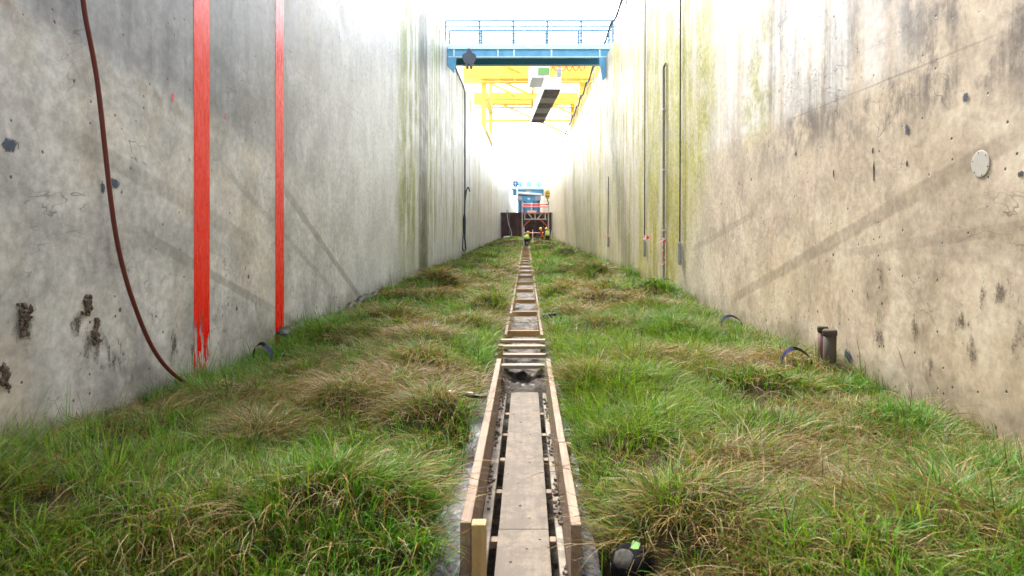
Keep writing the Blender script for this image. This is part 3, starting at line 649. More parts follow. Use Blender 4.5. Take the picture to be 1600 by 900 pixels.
# ------------------------------------------------------------------ blue footbridge across the chamber
root = thing('footbridge', 'light blue steel footbridge with railing spanning the wall tops', 'footbridge', (.1, 26, 7.7))
YB = 25.5
for y0 in (YB, YB + 1.25):
    mk('web', ebox(XL + .02, 3.38, y0 + .06, y0 + .09, 7.76, 8.02), M['blue'], root)
    mk('bottom_flange', ebox(XL + .02, 3.38, y0, y0 + .16, 7.72, 7.758), M['bluel'], root)
    mk('edge_beam', ebox(XL + .02, 3.38, y0 - .03, y0 + .16, 8.022, 8.2, .008), M['bluel'], root)
for x0 in (-2.7, -1.05, -.45, .95, 2.75):
    mk('stiffener', ebox(x0 - .03, x0 + .03, YB + .005, YB + .058, 7.76, 8.02), M['bluel'], root)
mk('deck', ebox(XL + .02, 3.38, YB + .165, YB + 1.215, 8.1, 8.14), M['blue'], root)
mk('bracket', prism(B(), [(-2.93, 7.72), (-2.93, 7.42), (-2.70, 7.12), (-2.60, 7.72)], 'y', YB + .02, YB + .14), M['blue'], root)
mk('bracket', prism(B(), [(2.99, 7.70), (2.99, 7.0), (2.86, 6.85), (2.72, 7.72)], 'y', YB + .02, YB + .14), M['blue'], root)
for y0 in (YB + .02, YB + 1.3):
    for px in (696, 749, 802, 855, 908, 958):
        x0 = (px - 822) * 25.5 / 1066.7
        mk('rail_post', ebox(x0 - .04, x0 + .04, y0 - .02, y0 + .02, 8.2, 9.07), M['bridgerail'], root)
    for z, r in ((9.08, .042), (8.87, .03), (8.62, .026), (8.36, .026)):
        mk('rail', etube([(-3.02, y0 - .04, z), (3.36, y0 - .04, z)], r, 8), M['bridgerail'], root)
mk('notice', ebox(.02, .2, YB - .045, YB - .032, 8.06, 8.15), M['white'], root)
# dark pulley block on the bridge
hx, hy = -2.1, 25.2
root = thing('hook_block', 'dark blue pulley block hanging from the blue footbridge', 'hook block', (hx, hy, 7.2))
prof = [(-.05, 7.95), (.05, 7.95), (.10, 7.80), (.24, 7.74), (.255, 7.66), (.21, 7.50), (.13, 7.40), (.11, 7.24), (.03, 7.24), (.03, 7.36), (-.03, 7.36), (-.03, 7.24), (-.11, 7.24), (-.13, 7.40), (-.21, 7.50), (-.255, 7.66), (-.24, 7.74), (-.10, 7.80)]
for d in (-.09, .05): mk('cheek_plate', prism(B(), [(hx + a, b) for a, b in prof], 'y', hy + d, hy + d + .04), M['blackcable'], root)
mk('sheave', lathe(B(), [(.2, -.045), (.17, 0), (.2, .035)], 20, (hx, hy, 7.62), Matrix.Rotation(R(90), 3, 'X')), M['panel_d'], root)
mk('shackle', etube(smooth_path([(hx - .05, hy, 7.9), (hx - .05, hy, 8.02), (hx, hy, 8.08), (hx + .05, hy, 8.02), (hx + .05, hy, 7.9)], 4), .018, 8), M['galv'], root)

# railing on the right wall top
root = thing('quay_railing', 'grey blue steel railing along the top of the beige wall', 'railing', (3.2, 50, 7.7))
p0 = None; ys_ = list(np.arange(4.6, 118, 3.45))
pb = mk('post', etube([(3.2, ys_[0], 7.7), (3.2, ys_[0], 8.9)], .03, 8), M['railblue'], root)
for yy in ys_[1:]: dup(pb, (0, yy - ys_[0], 0))
for z, r in ((8.9, .03), (8.5, .02), (8.1, .02)): mk('rail', etube([(3.2, 1, z), (3.2, 118, z)], r, 8), M['railblue'], root)
pts = []
for i, yy in enumerate(ys_[:22]): pts += [(3.14, yy, 8.92), (3.12, yy + 1.7, 8.55 + .15*random.random())]
tag(mk('cable', etube(smooth_path(pts, 5), .035, 6), M['black']), 'dark cable looped along the quay railing', 'cable')
# lamp post far left
root = thing('lamp_post', 'slender dark lamp post on the left wall top, far off', 'lamp post', (-3.2, 150, 8.2))
lx = -1.95
mk('pole', etube([(lx - 1.3, 150, 8.2), (lx - 1.3, 150, 12.4)], .07, 8), M['panel_g'], root)
mk('lamp_head', ebox(lx - 1.5, lx - .9, 149.8, 150.1, 12.4, 12.6, .04), M['panel_d'], root)

# ------------------------------------------------------------------ things hanging on the walls
hose_pts = [(-2.86, 4.25, 8.25), (-2.88, 4.3, 5.5), (-2.89, 4.42, 3.4), (-2.90, 4.47, 2.88), (-2.90, 4.62, 2.37), (-2.90, 4.83, 1.33), (-2.89, 5.11, .70), (-2.87, 5.42, .30), (-2.84, 5.85, .03), (-2.75, 6.2, -.06)]
tag(mk('hose', etube(smooth_path(hose_pts, 8), .016, 12), M['hose'], smooth=True), 'red brown hose hanging down the grey wall into the grass', 'hose')
Yc = 31.9
root = thing('hanging_cable', 'dark blue cable with an end loop hanging on the left wall', 'cable', (-2.88, Yc, .3))
mk('rope', etube(smooth_path([(-2.98, 26.2, 8.25), (-2.9, 28.5, 7.9), (-2.86, Yc - .6, 7.75), (-2.86, Yc, 7.3), (-2.86, Yc, 5), (-2.86, Yc, 2.9), (-2.88, Yc, 1.9)], 6), .035, 8), M['blackcable'], root)
mk('grip', etube([(-2.88, Yc, 1.95), (-2.88, Yc, 1.75), (-2.88, Yc, .95)], [.05, .075, .06], 8), M['blackcable'], root)
mk('loop', etube(smooth_path([(-2.88, Yc, 1.0), (-2.94, Yc - .25, .85), (-2.94, Yc - .45, .42), (-2.9, Yc - .1, .30), (-2.86, Yc + .35, .28), (-2.87, Yc + .3, .6), (-2.88, Yc, 1.0)], 5), .04, 8), M['blackcable'], root)
mk('hook', etube(smooth_path([(-2.86, Yc, 2.6), (-2.8, Yc + .2, 3.1), (-2.72, Yc + .3, 3.25), (-2.66, Yc + .2, 3.05)], 4), .035, 8), M['clod'], root)

def wall_rope(px, ytop, y0, y1, label, r=.012, tube_r=.036):
    Y = XR * 1066.7 / (px - 822); z = lambda py: 1.4 - (py - 354) * Y / 1066.7
    root = thing('weighted_line', label, 'line', (XR - .05, Y, z(y1)), 'lines with weights on the beige wall')
    mk('rope', etube([(XR - .03, Y, ytop), (XR - .035, Y + .01, (ytop + z(y0))/2), (XR - .045, Y, z(y0))], r, 6), M['black'], root)
    mk('weight_tube', lathe(B(), [(tube_r*.5, z(y1)), (tube_r, z(y1) + .02), (tube_r, z(y0) - .03), (tube_r*.6, z(y0))], 12, (XR - .045, Y, 0)), M['panel_g'], root)
    return Y, z
wall_rope(1066, 7.75, 378, 414, 'nearest dark line with a grey weight tube on the beige wall', .013, .038)
wall_rope(1010, 7.75, 376, 401, 'middle dark line with a grey weight tube on the beige wall', .013, .033)
wall_rope(952, 3.2, 366, 386, 'short dark line with a weight tube, farthest along the beige wall', .014, .036)
Y = XR * 1066.7 / (1040 - 822)
root = thing('conduit', 'grey conduit pipe running down the beige wall between two dark lines', 'pipe', (XR - .04, Y, -.05))
mk('pipe', etube([(XR - .04, Y, -.06), (XR - .04, Y, 4.75)], .027, 10), M['conduit'], root)
for z in (1.3, 2.6, 3.9): mk('clip', ebox(XR - .075, XR - .002, Y - .045, Y + .045, z, z + .04), M['galv'], root)
mk('end_bend', etube(smooth_path([(XR - .04, Y, 4.75), (XR - .04, Y - .03, 4.83), (XR - .04, Y - .2, 4.85)], 4), .027, 10), M['conduit'], root)
def ribbon(bm, pts, w, side=(0, 0, 1)):
    pts = smooth_path(pts, 5); s = Vector(side); prev = None
    for i, p in enumerate(pts):
        d = (s + Vector((random.uniform(-.3, .3), random.uniform(-.3, .3), 0))) * w / 2
        cur = (bm.verts.new(p - d), bm.verts.new(p + d))
        if prev: bm.faces.new((prev[0], cur[0], cur[1], prev[1]))
        prev = cur
    return bm
def tape(px, py, tail, label):
    Y = XR * 1066.7 / (px - 822); z = 1.4 - (py - 354) * Y / 1066.7; x = XR - .09
    bm = B()
    ribbon(bm, [(x, Y - .25, z), (x - .05, Y - .1, z + .04), (x, Y, z), (x - .06, Y + .1, z + .02), (x, Y + .22, z - .02)], .075)
    ribbon(bm, [(x, Y - .1, z + .05), (x - .09, Y, z - .03), (x - .02, Y + .1, z + .04)], .07)
    if tail: ribbon(bm, [(x, Y, z), (x - .04, Y - .12, z - tail*.4), (x - .01, Y - .2, z - tail*.75), (x - .05, Y - .17, z - tail)], .07, (0, 1, 0))
    r = bmesh.ops.solidify(bm, geom=bm.faces[:], thickness=.002)
    tag(mk('barrier_tape', bm, M['tape']), label, 'barrier tape', 'barrier tape ends tied to lines on the beige wall')
tape(1043, 376, .5, 'red and white barrier tape with a long red tail on the beige wall')
tape(1017, 372, 0, 'bunched red and white barrier tape tied to the middle dark line')
tape(954, 369, .2, 'small scrap of barrier tape farthest along the beige wall')

# two pipe stubs by the right wall
for (px, py, r, z1, mt, lb) in ((1296, 572, .058, 0.0, 'pipe_grey', 'grey green standing pipe stub with cap beside the beige wall'), (1285, 566, .045, 0.0, 'pipe_red', 'thin red brown pipe stub behind the grey green one')):
    Yp = 6.35 if mt == 'pipe_grey' else 6.55; xp = (px - 822) * Yp / 1066.7; zt = 1.4 - ((515 if mt == 'pipe_grey' else 510) - 354) * Yp / 1066.7
    root = thing('pipe_stub', lb, 'pipe', (xp, Yp, -.1))
    mk('pipe', etube([(xp, Yp, -.12), (xp + .004, Yp, zt - .05)], r, 16), M[mt], root, True)
    mk('cap', lathe(B(), [(r*1.06, zt - .055), (r*1.12, zt - .045), (r*1.12, zt - .012), (r*.98, zt)], 18, (xp + .004, Yp, 0)), M['pipe_grey'], root)

# straps sticking out of the grass at the foot of the walls
def strap(cx, cy, w, h, rz, label, twist=0):
    bm = B(); z0 = gz(cx, cy) + .125; pts = []
    for k in range(13):
        a = math.pi * k / 12
        pts.append(Vector((-math.cos(a) * w/2 * (1 + .1*math.sin(3*a)), 0, math.sin(a) * h * (1 + .2*math.cos(a)))))
    prev = None
    for k, p in enumerate(pts):
        s = Vector((.15*math.sin(k), 1, .8)).normalized() * .022
        cur = [p - s, p + s]
        cur = [bm.verts.new(Matrix.Translation((cx, cy, z0 - .05)) @ Matrix.Rotation(rz, 4, 'Z') @ q) for q in cur]
        if prev: bm.faces.new((prev[0], cur[0], cur[1], prev[1]))
        prev = cur
    bmesh.ops.solidify(bm, geom=bm.faces[:], thickness=.004)
    root = thing('strap', label, 'strap', (cx, cy, z0 - .05), 'violet and black straps along the wall feet')
    o = mk('band', bm, M['black'], root)
    o.data.materials.append(M['violet'])
    for i, p in enumerate(o.data.polygons):
        c = p.center; 
        if (c.x + c.y * .2) * (1 if twist == 0 else -1) < -0.02 or twist == 2: p.material_index = 1
    return root
strap(2.48, 6.25, .28, .16, .1, 'violet and black strap arching out of the grass by the pipe stubs', 0)
strap(2.68, 8.9, .30, .14, .3, 'violet strap arching beside the beige wall behind the pipe stubs', 0)
strap(2.78, 13.4, .34, .14, .5, 'dark strap arching from the grass at the beige wall, farther on', 1)
strap(-2.72, 7.05, .22, .16, -.3, 'black and violet strap arching out of the grass between the red stripes', 1)
# pale liner edge along the foot of the left wall
bm = B(); prev = None
for k in range(60):
    yy = 8.0 + k * .09; zz = gz(-2.9, yy) + .07 + .02*math.sin(k*.9)
    cur = [bm.verts.new((-2.94, yy, zz + .05)), bm.verts.new((-2.86 + .015*math.sin(k*1.7), yy, zz + .03)), bm.verts.new((-2.80 + .02*math.sin(k*.7), yy, zz - .05))]
    if prev:
        for q in (0, 1): bm.faces.new((prev[q], prev[q+1], cur[q+1], cur[q]))
    prev = cur
bmesh.ops.solidify(bm, geom=bm.faces[:], thickness=.006)
tag(mk('liner_edge', bm, M['film'], smooth=True), 'pale crumpled plastic liner edge along the foot of the grey wall', 'plastic liner')

# ------------------------------------------------------------------ trench timber
root = thing('trench_formwork', 'wooden trench formwork with tall side boards, nearest the camera', 'formwork', (-.02, 4.8, -.35))
mk('side_board', ebox(-.290, -.242, 3.0, 6.73, -.24, .10, .003), M['board'], root)
mk('side_board', ebox(.196, .242, 2.98, 4.12, -.24, .098, .003), M['board'], root)
mk('side_board', ebox(.193, .238, 4.124, 6.72, -.24, .10, .003), M['board'], root)
mk('corner_post', ebox(-.240, -.176, 2.985, 3.05, -.32, .095, .003), M['postw'], root, label='yellow corner post at the near end')
for y0 in (4.3, 5.6, 6.6): mk('peg', ebox(.243, .285, y0, y0 + .045, -.36, .03, .003), M['postw'], root)
mk('ledge_board', ebox(-.240, -.186, 2.5, 6.55, -.236, -.198, .003), M['ledge'], root)
mk('ledge_board', ebox(.156, .192, 2.5, 6.55, -.236, -.198, .003), M['ledge'], root)
cb = mk('cross_bearer', ebox(-.238, .19, 2.85, 2.91, -.275, -.238, .002), M['board'], root)
for y0 in (3.55, 4.2, 4.78, 5.35, 5.95): dup(cb, (0, y0 - 2.85, 0))
tag(mk('walkway_board', ebox(-.146, .118, 2.2, 3.608, -.236, -.2, .002), M['walk']), 'near flat plywood board lying between the trench side boards', 'board', 'walkway boards in the trench')
tag(mk('walkway_board', ebox(-.144, .119, 3.612, 6.60, -.2355, -.2, .002), M['walk']), 'long flat plywood board reaching back to the black liner', 'board', 'walkway boards in the trench')
for (y0, xa, xb, z0, rz, lb) in ((6.88, -.325, .188, -.035, .01, 'first plank laid across the trench, counted from the camera'), (7.43, -.337, .218, -.03, -.02, 'second plank laid across the trench, counted from the camera'),
                             (7.95, -.275, .23, -.028, .015, 'third plank laid across the trench, counted from the camera'), (8.39, -.32, .235, -.03, -.012, 'fourth plank laid across the trench, counted from the camera')):
    tag(mk('cross_plank', ebox(xa, xb, y0, y0 + .105, z0, z0 + .036, .003, rot=Matrix.Rotation(rz, 3, 'Z')), M['boardx']), lb, 'plank', 'planks across the trench')
tag(mk('stake', ebox(-.297, -.245, 7.18, 7.24, -.3, .15, .003), M['postw']), 'short upright yellow wooden stake beside the crossing planks', 'stake')
root = thing('trench_shoring', 'long ladder like trench shoring with orange battens running to the workers', 'shoring', (-.02, 28, -.3))
mk('side_board', ebox(-.275, -.238, 8.55, 10.4, -.2, .045, .003), M['board'], root)
mk('side_board', ebox(.180, .216, 8.55, 10.95, -.2, .045, .003), M['board'], root)
for k in range(8):
    y0 = 11 + k*4.8
    mk('side_board', ebox(-.265, -.232, y0, y0 + 4.6, -.25, .0), M['batten_side'], root); mk('side_board', ebox(.196, .228, y0, y0 + 4.6, -.25, .0), M['batten_side'], root)
b0 = mk('batten', ebox(-.236, .178, 0, .042, -.058, .022, .003), M['batten'], root)
bys = [9.03, 11.15, 13.0, 15.2, 17.1, 19.1, 21.0, 23.3]
while bys[-1] < 46: bys.append(bys[-1] + random.uniform(1.9, 2.4))
WLOC[b0].y += bys[0]; b0.location.y += bys[0]
for i, y0 in enumerate(bys[1:]):
    c = dup(b0, (random.uniform(-.02, .02), y0 - bys[0], random.uniform(-.012, .012))); c.rotation_euler = (random.uniform(-.1, .1), random.uniform(-.02, .02), random.uniform(-.03, .03))
for y0 in (14.3, 16.2): mk('peg', ebox(-.30, -.268, y0, y0 + .05, -.2, .06), M['clod'], root); mk('peg', ebox(.232, .262, y0, y0 + .05, -.2, .06), M['clod'], root)

# film strips left and right of the side boards, black liner behind the walkway
def sheet(name, x0, x1, y0, y1, z, amp, mat, label, cat, dx=.025, dy=.04):
    nx, ny = max(3, int((x1-x0)/dx)), int((y1-y0)/dy)
    xs = np.linspace(x0, x1, nx); ys = np.linspace(y0, y1, ny)
    o = grid_mesh(name, xs, ys, lambda X, Y: z + amp*(vnoise(X, Y, 9, 3) + .5*vnoise(X, Y, 24, 5) - .75), mat); tag(o, label, cat); return o
sheet('plastic_film', -.47, -.292, 2.0, 6.75, -.13, .05, M['film'], 'wet plastic film showing left of the trench boards', 'plastic film')
sheet('plastic_film', .244, .34, 2.0, 6.75, -.15, .05, M['film'], 'wet plastic film showing right of the trench boards', 'plastic film')
bm = B(); nx, ny = 26, 22; V = [[None]*ny for _ in range(nx)]
for i in range(nx):
    for j in range(ny):
        u, v = i/(nx-1), j/(ny-1); x0 = -.235 + .42*u; y0 = 6.62 + .42*v
        z0 = -.20 + .10*(2*u-1)**4 + .07*float(vnoise(x0, y0, 11, 4)) + .03*float(vnoise(x0, y0, 30, 6)) + .05*v
        V[i][j] = bm.verts.new((x0, y0, z0))
for i in range(nx-1):
    for j in range(ny-1): bm.faces.new((V[i][j], V[i+1][j], V[i+1][j+1], V[i][j+1]))
bmesh.ops.solidify(bm, geom=bm.faces[:], thickness=.004)
def liner_mat():
    s = NT('muddy_black_liner'); p = s.pos(); a = s.noise(p, 14, 6, .7)
    return s.fin(s.mix(s.ss(a, .42, .58), (.012, .012, .015), (.11, .082, .06)), s.ss(a, .4, .6, .35, .7), 0, s.bump(a, .5, .01), .25)
M['liner'] = liner_mat()
tag(mk('black_liner', bm, M['liner'], smooth=True), 'muddy crumpled black liner in the trench behind the walkway board', 'liner')
# clods on the ledges
bm = B()
for k in range(420):
    yy = 2.6 + 3.9*random.random(); side = random.random() < .5
    cl = .5 + .5*math.sin(yy*6.3 + (0 if side else 2))
    if random.random() > cl: continue
    xx = random.uniform(-.238, -.205) if side else random.uniform(.165, .192)
    r = random.uniform(.004, .016); clod(bm, (xx, yy, -.197 + r*.5), r, r*1.3, r*.8, 1, .4)
for k in range(26):
    yy = 2.3 + 4.1*random.random(); r = random.uniform(.002, .007); clod(bm, (random.uniform(-.15, .125), yy, -.199 + r*.3), r*1.4, r, r*.5, 1, .4)
tag(mk('mud_crumbs', bm, M['clod']), 'dark mud crumbs scattered on the trench ledges', 'mud', kind='stuff')

# ------------------------------------------------------------------ tools in the grass
# spade with black D grip, shaft running into the tussock
A = Vector((-.345, 5.08, .135)); Bp = Vector((-.86, 5.2, .16)); d = (Bp - A).normalized()
root = thing('spade', 'spade with wooden shaft and black D grip lying on the tussock', 'spade', tuple(A))
mk('shaft', etube([A + d*.20, Bp], .017, 10), M['pole'], root)
mk('socket', etube([A + d*.10, A + d*.20, A + d*.23], [.021, .024, .018], 10), M['toolgrey'], root)
mk('collar', etube([A + d*.195, A + d*.25], .0245, 10), M['redsteel'], root)
n_ = Vector((.15, .2, 1)).normalized(); t_ = d.cross(n_).normalized()
mk('grip', etube([A + d*.11, A + d*.05 + t_*.055, A - d*.03 + t_*.06, A - d*.03 - t_*.06, A + d*.05 - t_*.055, A + d*.11], .012, 8), M['black'], root)
mk('grip_button', etube([A + d*.055 + n_*.012, A + d*.095 + n_*.012], .014, 10), M['redsteel'], root)
mk('blade', ebox(-1.04, -.86, 5.16, 5.36, .10, .108, .002), M['panel_d'], root)
# black cordless tool bottom right
tx, ty, tz = .430, 2.80, .005
root = thing('power_tool', 'black and grey cordless tool with green sticker in the grass', 'tool', (tx, ty, tz - .1))
def blob(prof, sq, at, rz, tilt):
    bm = B(); rings = []
    Mx = Matrix.Translation(at) @ Matrix.Rotation(rz, 4, 'Z') @ Matrix.Rotation(tilt, 4, 'X')
    for (w, h, yy, zz) in prof:
        ring = []
        for k in range(20):
            a = 2*math.pi*k/20; c, s = math.cos(a), math.sin(a)
            ring.append(bm.verts.new(Mx @ Vector((w*math.copysign(abs(c)**sq, c), yy, zz + h*math.copysign(abs(s)**sq, s)))))
        rings.append(ring)
    for a, b in zip(rings[:-1], rings[1:]):
        for k in range(20): bm.faces.new((a[k], a[(k+1) % 20], b[(k+1) % 20], b[k]))
    bm.faces.new(rings[0]); bm.faces.new(rings[-1][::-1]); return bm
pr = [(.012, .012, -.095, 0), (.05, .045, -.085, 0), (.074, .062, -.05, .004), (.084, .072, 0, .008), (.078, .064, .05, .004), (.055, .046, .085, 0), (.02, .02, .1, 0)]
mk('housing', blob(pr, .75, (tx, ty, tz), -.35, .15), M['toolblack'], root, True)
pr2 = [(.022, .006, -.078, .040), (.040, .010, -.055, .052), (.038, .008, -.02, .066), (.02, .004, .0, .070)]
mk('grey_cover', blob(pr2, .7, (tx - .020, ty, tz + .004), -.35, .15), M['toolgrey'], root, True)
mk('sticker', ebox(tx + .004, tx + .036, ty - .015, ty + .04, tz + .078, tz + .0815, rot=Matrix.Rotation(-.35, 3, 'Z') @ Matrix.Rotation(.15, 3, 'X') @ Matrix.Rotation(.25, 3, 'Y')), M['green'], root)
mk('handle', etube(smooth_path([(tx + .06, ty + .02, tz), (tx + .10, ty + .06, tz - .02), (tx + .13, ty + .12, tz - .05)], 4), [.03]*9, 10), M['black'], root)
mk('clip', ebox(tx - .082, tx - .066, ty - .03, ty + .02, tz - .03, tz + .01, .003), M['panel_g'], root)
# small bottle right of the trench
bx, by = .265, 10.1
root = thing('bottle', 'small silver and black bottle lying right of the trench', 'bottle', (bx, by, .03))
rb = Matrix.Rotation(R(75), 3, 'Y')
mk('body', lathe(B(), [(.03, 0), (.042, .01), (.042, .12), (.03, .15), (.016, .165)], 14, (bx - .02, by, .055), rb), M['toolgrey'], root, True)
mk('cap', lathe(B(), [(.02, .165), (.022, .17), (.022, .20), (.018, .205)], 12, (bx - .02, by, .055), rb), M['black'], root)
# white pegs by the workers
for (x0, y0, z1, lb) in ((-.17, 51.5, 1.33, 'left white marker post beside the crouching worker in yellow'), (.50, 52, 1.13, 'right white marker post beside the crouching worker in yellow')):
    root = thing('marker_post', lb, 'post', (x0, y0, 0), 'white marker posts by the workers')
    mk('post', ebox(x0 - .035, x0 + .035, y0 - .03, y0 + .03, -.1, z1, .004), M['white'], root)
    mk('cap', ebox(x0 - .045, x0 + .045, y0 - .04, y0 + .04, z1 + .001, z1 + .03, .004), M['white'], root)

# ------------------------------------------------------------------ workers
def skin_obj(name, verts, edges, radii, mat, parent, wl, skin_from=None):
    me = bpy.data.meshes.new(name); me.from_pydata([tuple(v) for v in verts], edges, [])
    o = bpy.data.objects.new(name, me); COL.objects.link(o); o.parent = parent; o.location = (0, 0, 0)
    o.modifiers.new('skin', 'SKIN'); sk = me.skin_vertices[0] if len(me.skin_vertices) else None
    if sk is None:
        bm = bmesh.new(); bm.from_mesh(me); bm.verts.layers.skin.verify(); bm.to_mesh(me); bm.free(); sk = me.skin_vertices[0]
    for i, r in enumerate(radii): sk.data[i].radius = (r, r)
    sk.data[0].use_root = True
    ss = o.modifiers.new('sub', 'SUBSURF'); ss.levels = 2; ss.render_levels = 2
    # bake so that skin colour can be given per vertex
    dg = bpy.context.evaluated_depsgraph_get(); ev = o.evaluated_get(dg); nm = bpy.data.meshes.new_from_object(ev)
    o.modifiers.clear(); o.data = nm; nm.materials.clear(); nm.materials.append(mat)
    at = nm.attributes.new('skin', 'FLOAT', 'POINT')
    for i, v in enumerate(nm.vertices):
        s = 0.0
        for (c, r) in (skin_from or []):
            if (v.co - Vector(c)).length < r: s = 1.0
        at.data[i].value = s
    for p in nm.polygons: p.use_smooth = True
    return o
def worker(label, loc, rz, J, vest_mat, band=True):
    """J: joints of a kneeling or crouching figure facing +Y, in metres above the ground"""
    root = thing('person', label, 'person', loc, 'workers at the far end'); root.rotation_euler = (0, 0, rz)
    names = ['pelvis', 'waist', 'chest', 'neck', 'head', 'crown', 'shl', 'ell', 'hal', 'shr', 'elr', 'har', 'hipl', 'knl', 'anl', 'tol', 'hipr', 'knr', 'anr', 'tor']
    rad = dict(pelvis=.15, waist=.14, chest=.16, neck=.062, head=.098, crown=.085, shl=.075, ell=.052, hal=.042, shr=.075, elr=.052, har=.042, hipl=.105, knl=.075, anl=.052, tol=.045, hipr=.105, knr=.075, anr=.052, tor=.045)
    idx = {n: i for i, n in enumerate(names)}
    E = [('pelvis', 'waist'), ('waist', 'chest'), ('chest', 'neck'), ('neck', 'head'), ('head', 'crown'), ('chest', 'shl'), ('shl', 'ell'), ('ell', 'hal'), ('chest', 'shr'), ('shr', 'elr'), ('elr', 'har'),
         ('pelvis', 'hipl'), ('hipl', 'knl'), ('knl', 'anl'), ('anl', 'tol'), ('pelvis', 'hipr'), ('hipr', 'knr'), ('knr', 'anr'), ('anr', 'tor')]
    hd = Vector(J['head'])
    body = skin_obj('body', [Vector(J[n]) for n in names], [(idx[a], idx[b]) for a, b in E], [rad[n] for n in names], M['body'], root, None, [(hd, .17), (J['hal'], .07), (J['har'], .07)])
    vp = [Vector(J['pelvis']) + Vector((0, 0, .04)), Vector(J['waist']), Vector(J['chest']), Vector(J['shl']), Vector(J['shr'])]
    vest = skin_obj('vest', vp, [(0, 1), (1, 2), (2, 3), (2, 4)], [.20, .20, .21, .125, .125], vest_mat, root, None)
    # helmet
    ax = (Vector(J['crown']) - hd).normalized(); q = ax.to_track_quat('Z', 'Y').to_matrix()
    bm = lathe(B(), [(.155, 0), (.155, .012), (.128, .02), (.122, .06), (.10, .11), (.06, .14), (.015, .15)], 16, hd + ax*.03, q)
    hm = bpy.data.meshes.new('helmet'); bmesh.ops.recalc_face_normals(bm, faces=bm.faces); bm.to_mesh(hm); bm.free(); hm.materials.append(M['helmet'])
    for p in hm.polygons: p.use_smooth = True
    ho = bpy.data.objects.new('helmet', hm); COL.objects.link(ho); ho.parent = root
    if band:
        w, c = Vector(J['waist']), Vector(J['chest']); ax2 = (c - w).normalized(); q2 = ax2.to_track_quat('Z', 'Y').to_matrix()
        for t in (.0, .45):
            bm = lathe(B(), [(.20, 0), (.206, .01), (.206, .05), (.20, .06)], 18, w.lerp(c, t), q2)
            bb = bpy.data.meshes.new('reflective_band'); bm.to_mesh(bb); bm.free(); bb.materials.append(M['reflect'])
            bo = bpy.data.objects.new('reflective_band', bb); COL.objects.link(bo); bo.parent = vest
    return root
kneel = dict(pelvis=(0, -.05, .50), waist=(0, .02, .68), chest=(0, .10, .90), neck=(0, .15, 1.04), head=(0, .19, 1.13), crown=(0, .21, 1.21),
             shl=(-.20, .10, .93), ell=(-.27, .28, .72), hal=(-.16, .46, .62), shr=(.20, .10, .93), elr=(.27, .28, .72), har=(.14, .46, .60),
             hipl=(-.11, -.04, .46), knl=(-.14, .28, .09), anl=(-.14, -.12, .08), tol=(-.14, -.28, .06), hipr=(.11, -.04, .46), knr=(.15, .30, .09), anr=(.15, -.12, .08), tor=(.15, -.28, .06))
crouch = dict(pelvis=(0, -.14, .28), waist=(0, -.08, .42), chest=(0, .06, .60), neck=(0, .14, .72), head=(0, .19, .79), crown=(0, .22, .87),
              shl=(-.19, .07, .62), ell=(-.28, .26, .45), hal=(-.22, .46, .42), shr=(.19, .07, .62), elr=(.28, .26, .45), har=(.22, .48, .44),
              hipl=(-.11, -.10, .26), knl=(-.17, .24, .40), anl=(-.15, .02, .07), tol=(-.16, .2, .04), hipr=(.11, -.10, .26), knr=(.17, .24, .40), anr=(.15, .02, .07), tor=(.16, .2, .04))
sit = dict(pelvis=(0, -.10, .30), waist=(0, -.10, .48), chest=(0, -.04, .72), neck=(0, 0, .92), head=(0, .05, 1.04), crown=(0, .06, 1.13),
           shl=(-.20, -.04, .76), ell=(-.29, .14, .56), hal=(-.14, .34, .50), shr=(.20, -.04, .76), elr=(.29, .14, .56), har=(.14, .34, .50),
           hipl=(-.11, -.06, .27), knl=(-.17, .38, .42), anl=(-.16, .62, .08), tol=(-.16, .78, .06), hipr=(.11, -.06, .27), knr=(.17, .40, .38), anr=(.16, .70, .08), tor=(.16, .86, .06))
worker('person in yellow hi-vis vest and helmet crouching at the trench end between white posts', (.06, 51, .10), R(-25), crouch, M['hivis'])
worker('person in yellow hi-vis vest and helmet kneeling at the right end of the scaffold', (1.82, 58.2, .02), R(25), kneel, M['hivis'])
worker('person in orange vest and dark sleeves sitting beside the kneeling worker', (1.30, 58.6, .10), R(80), sit, M['orange'], False)

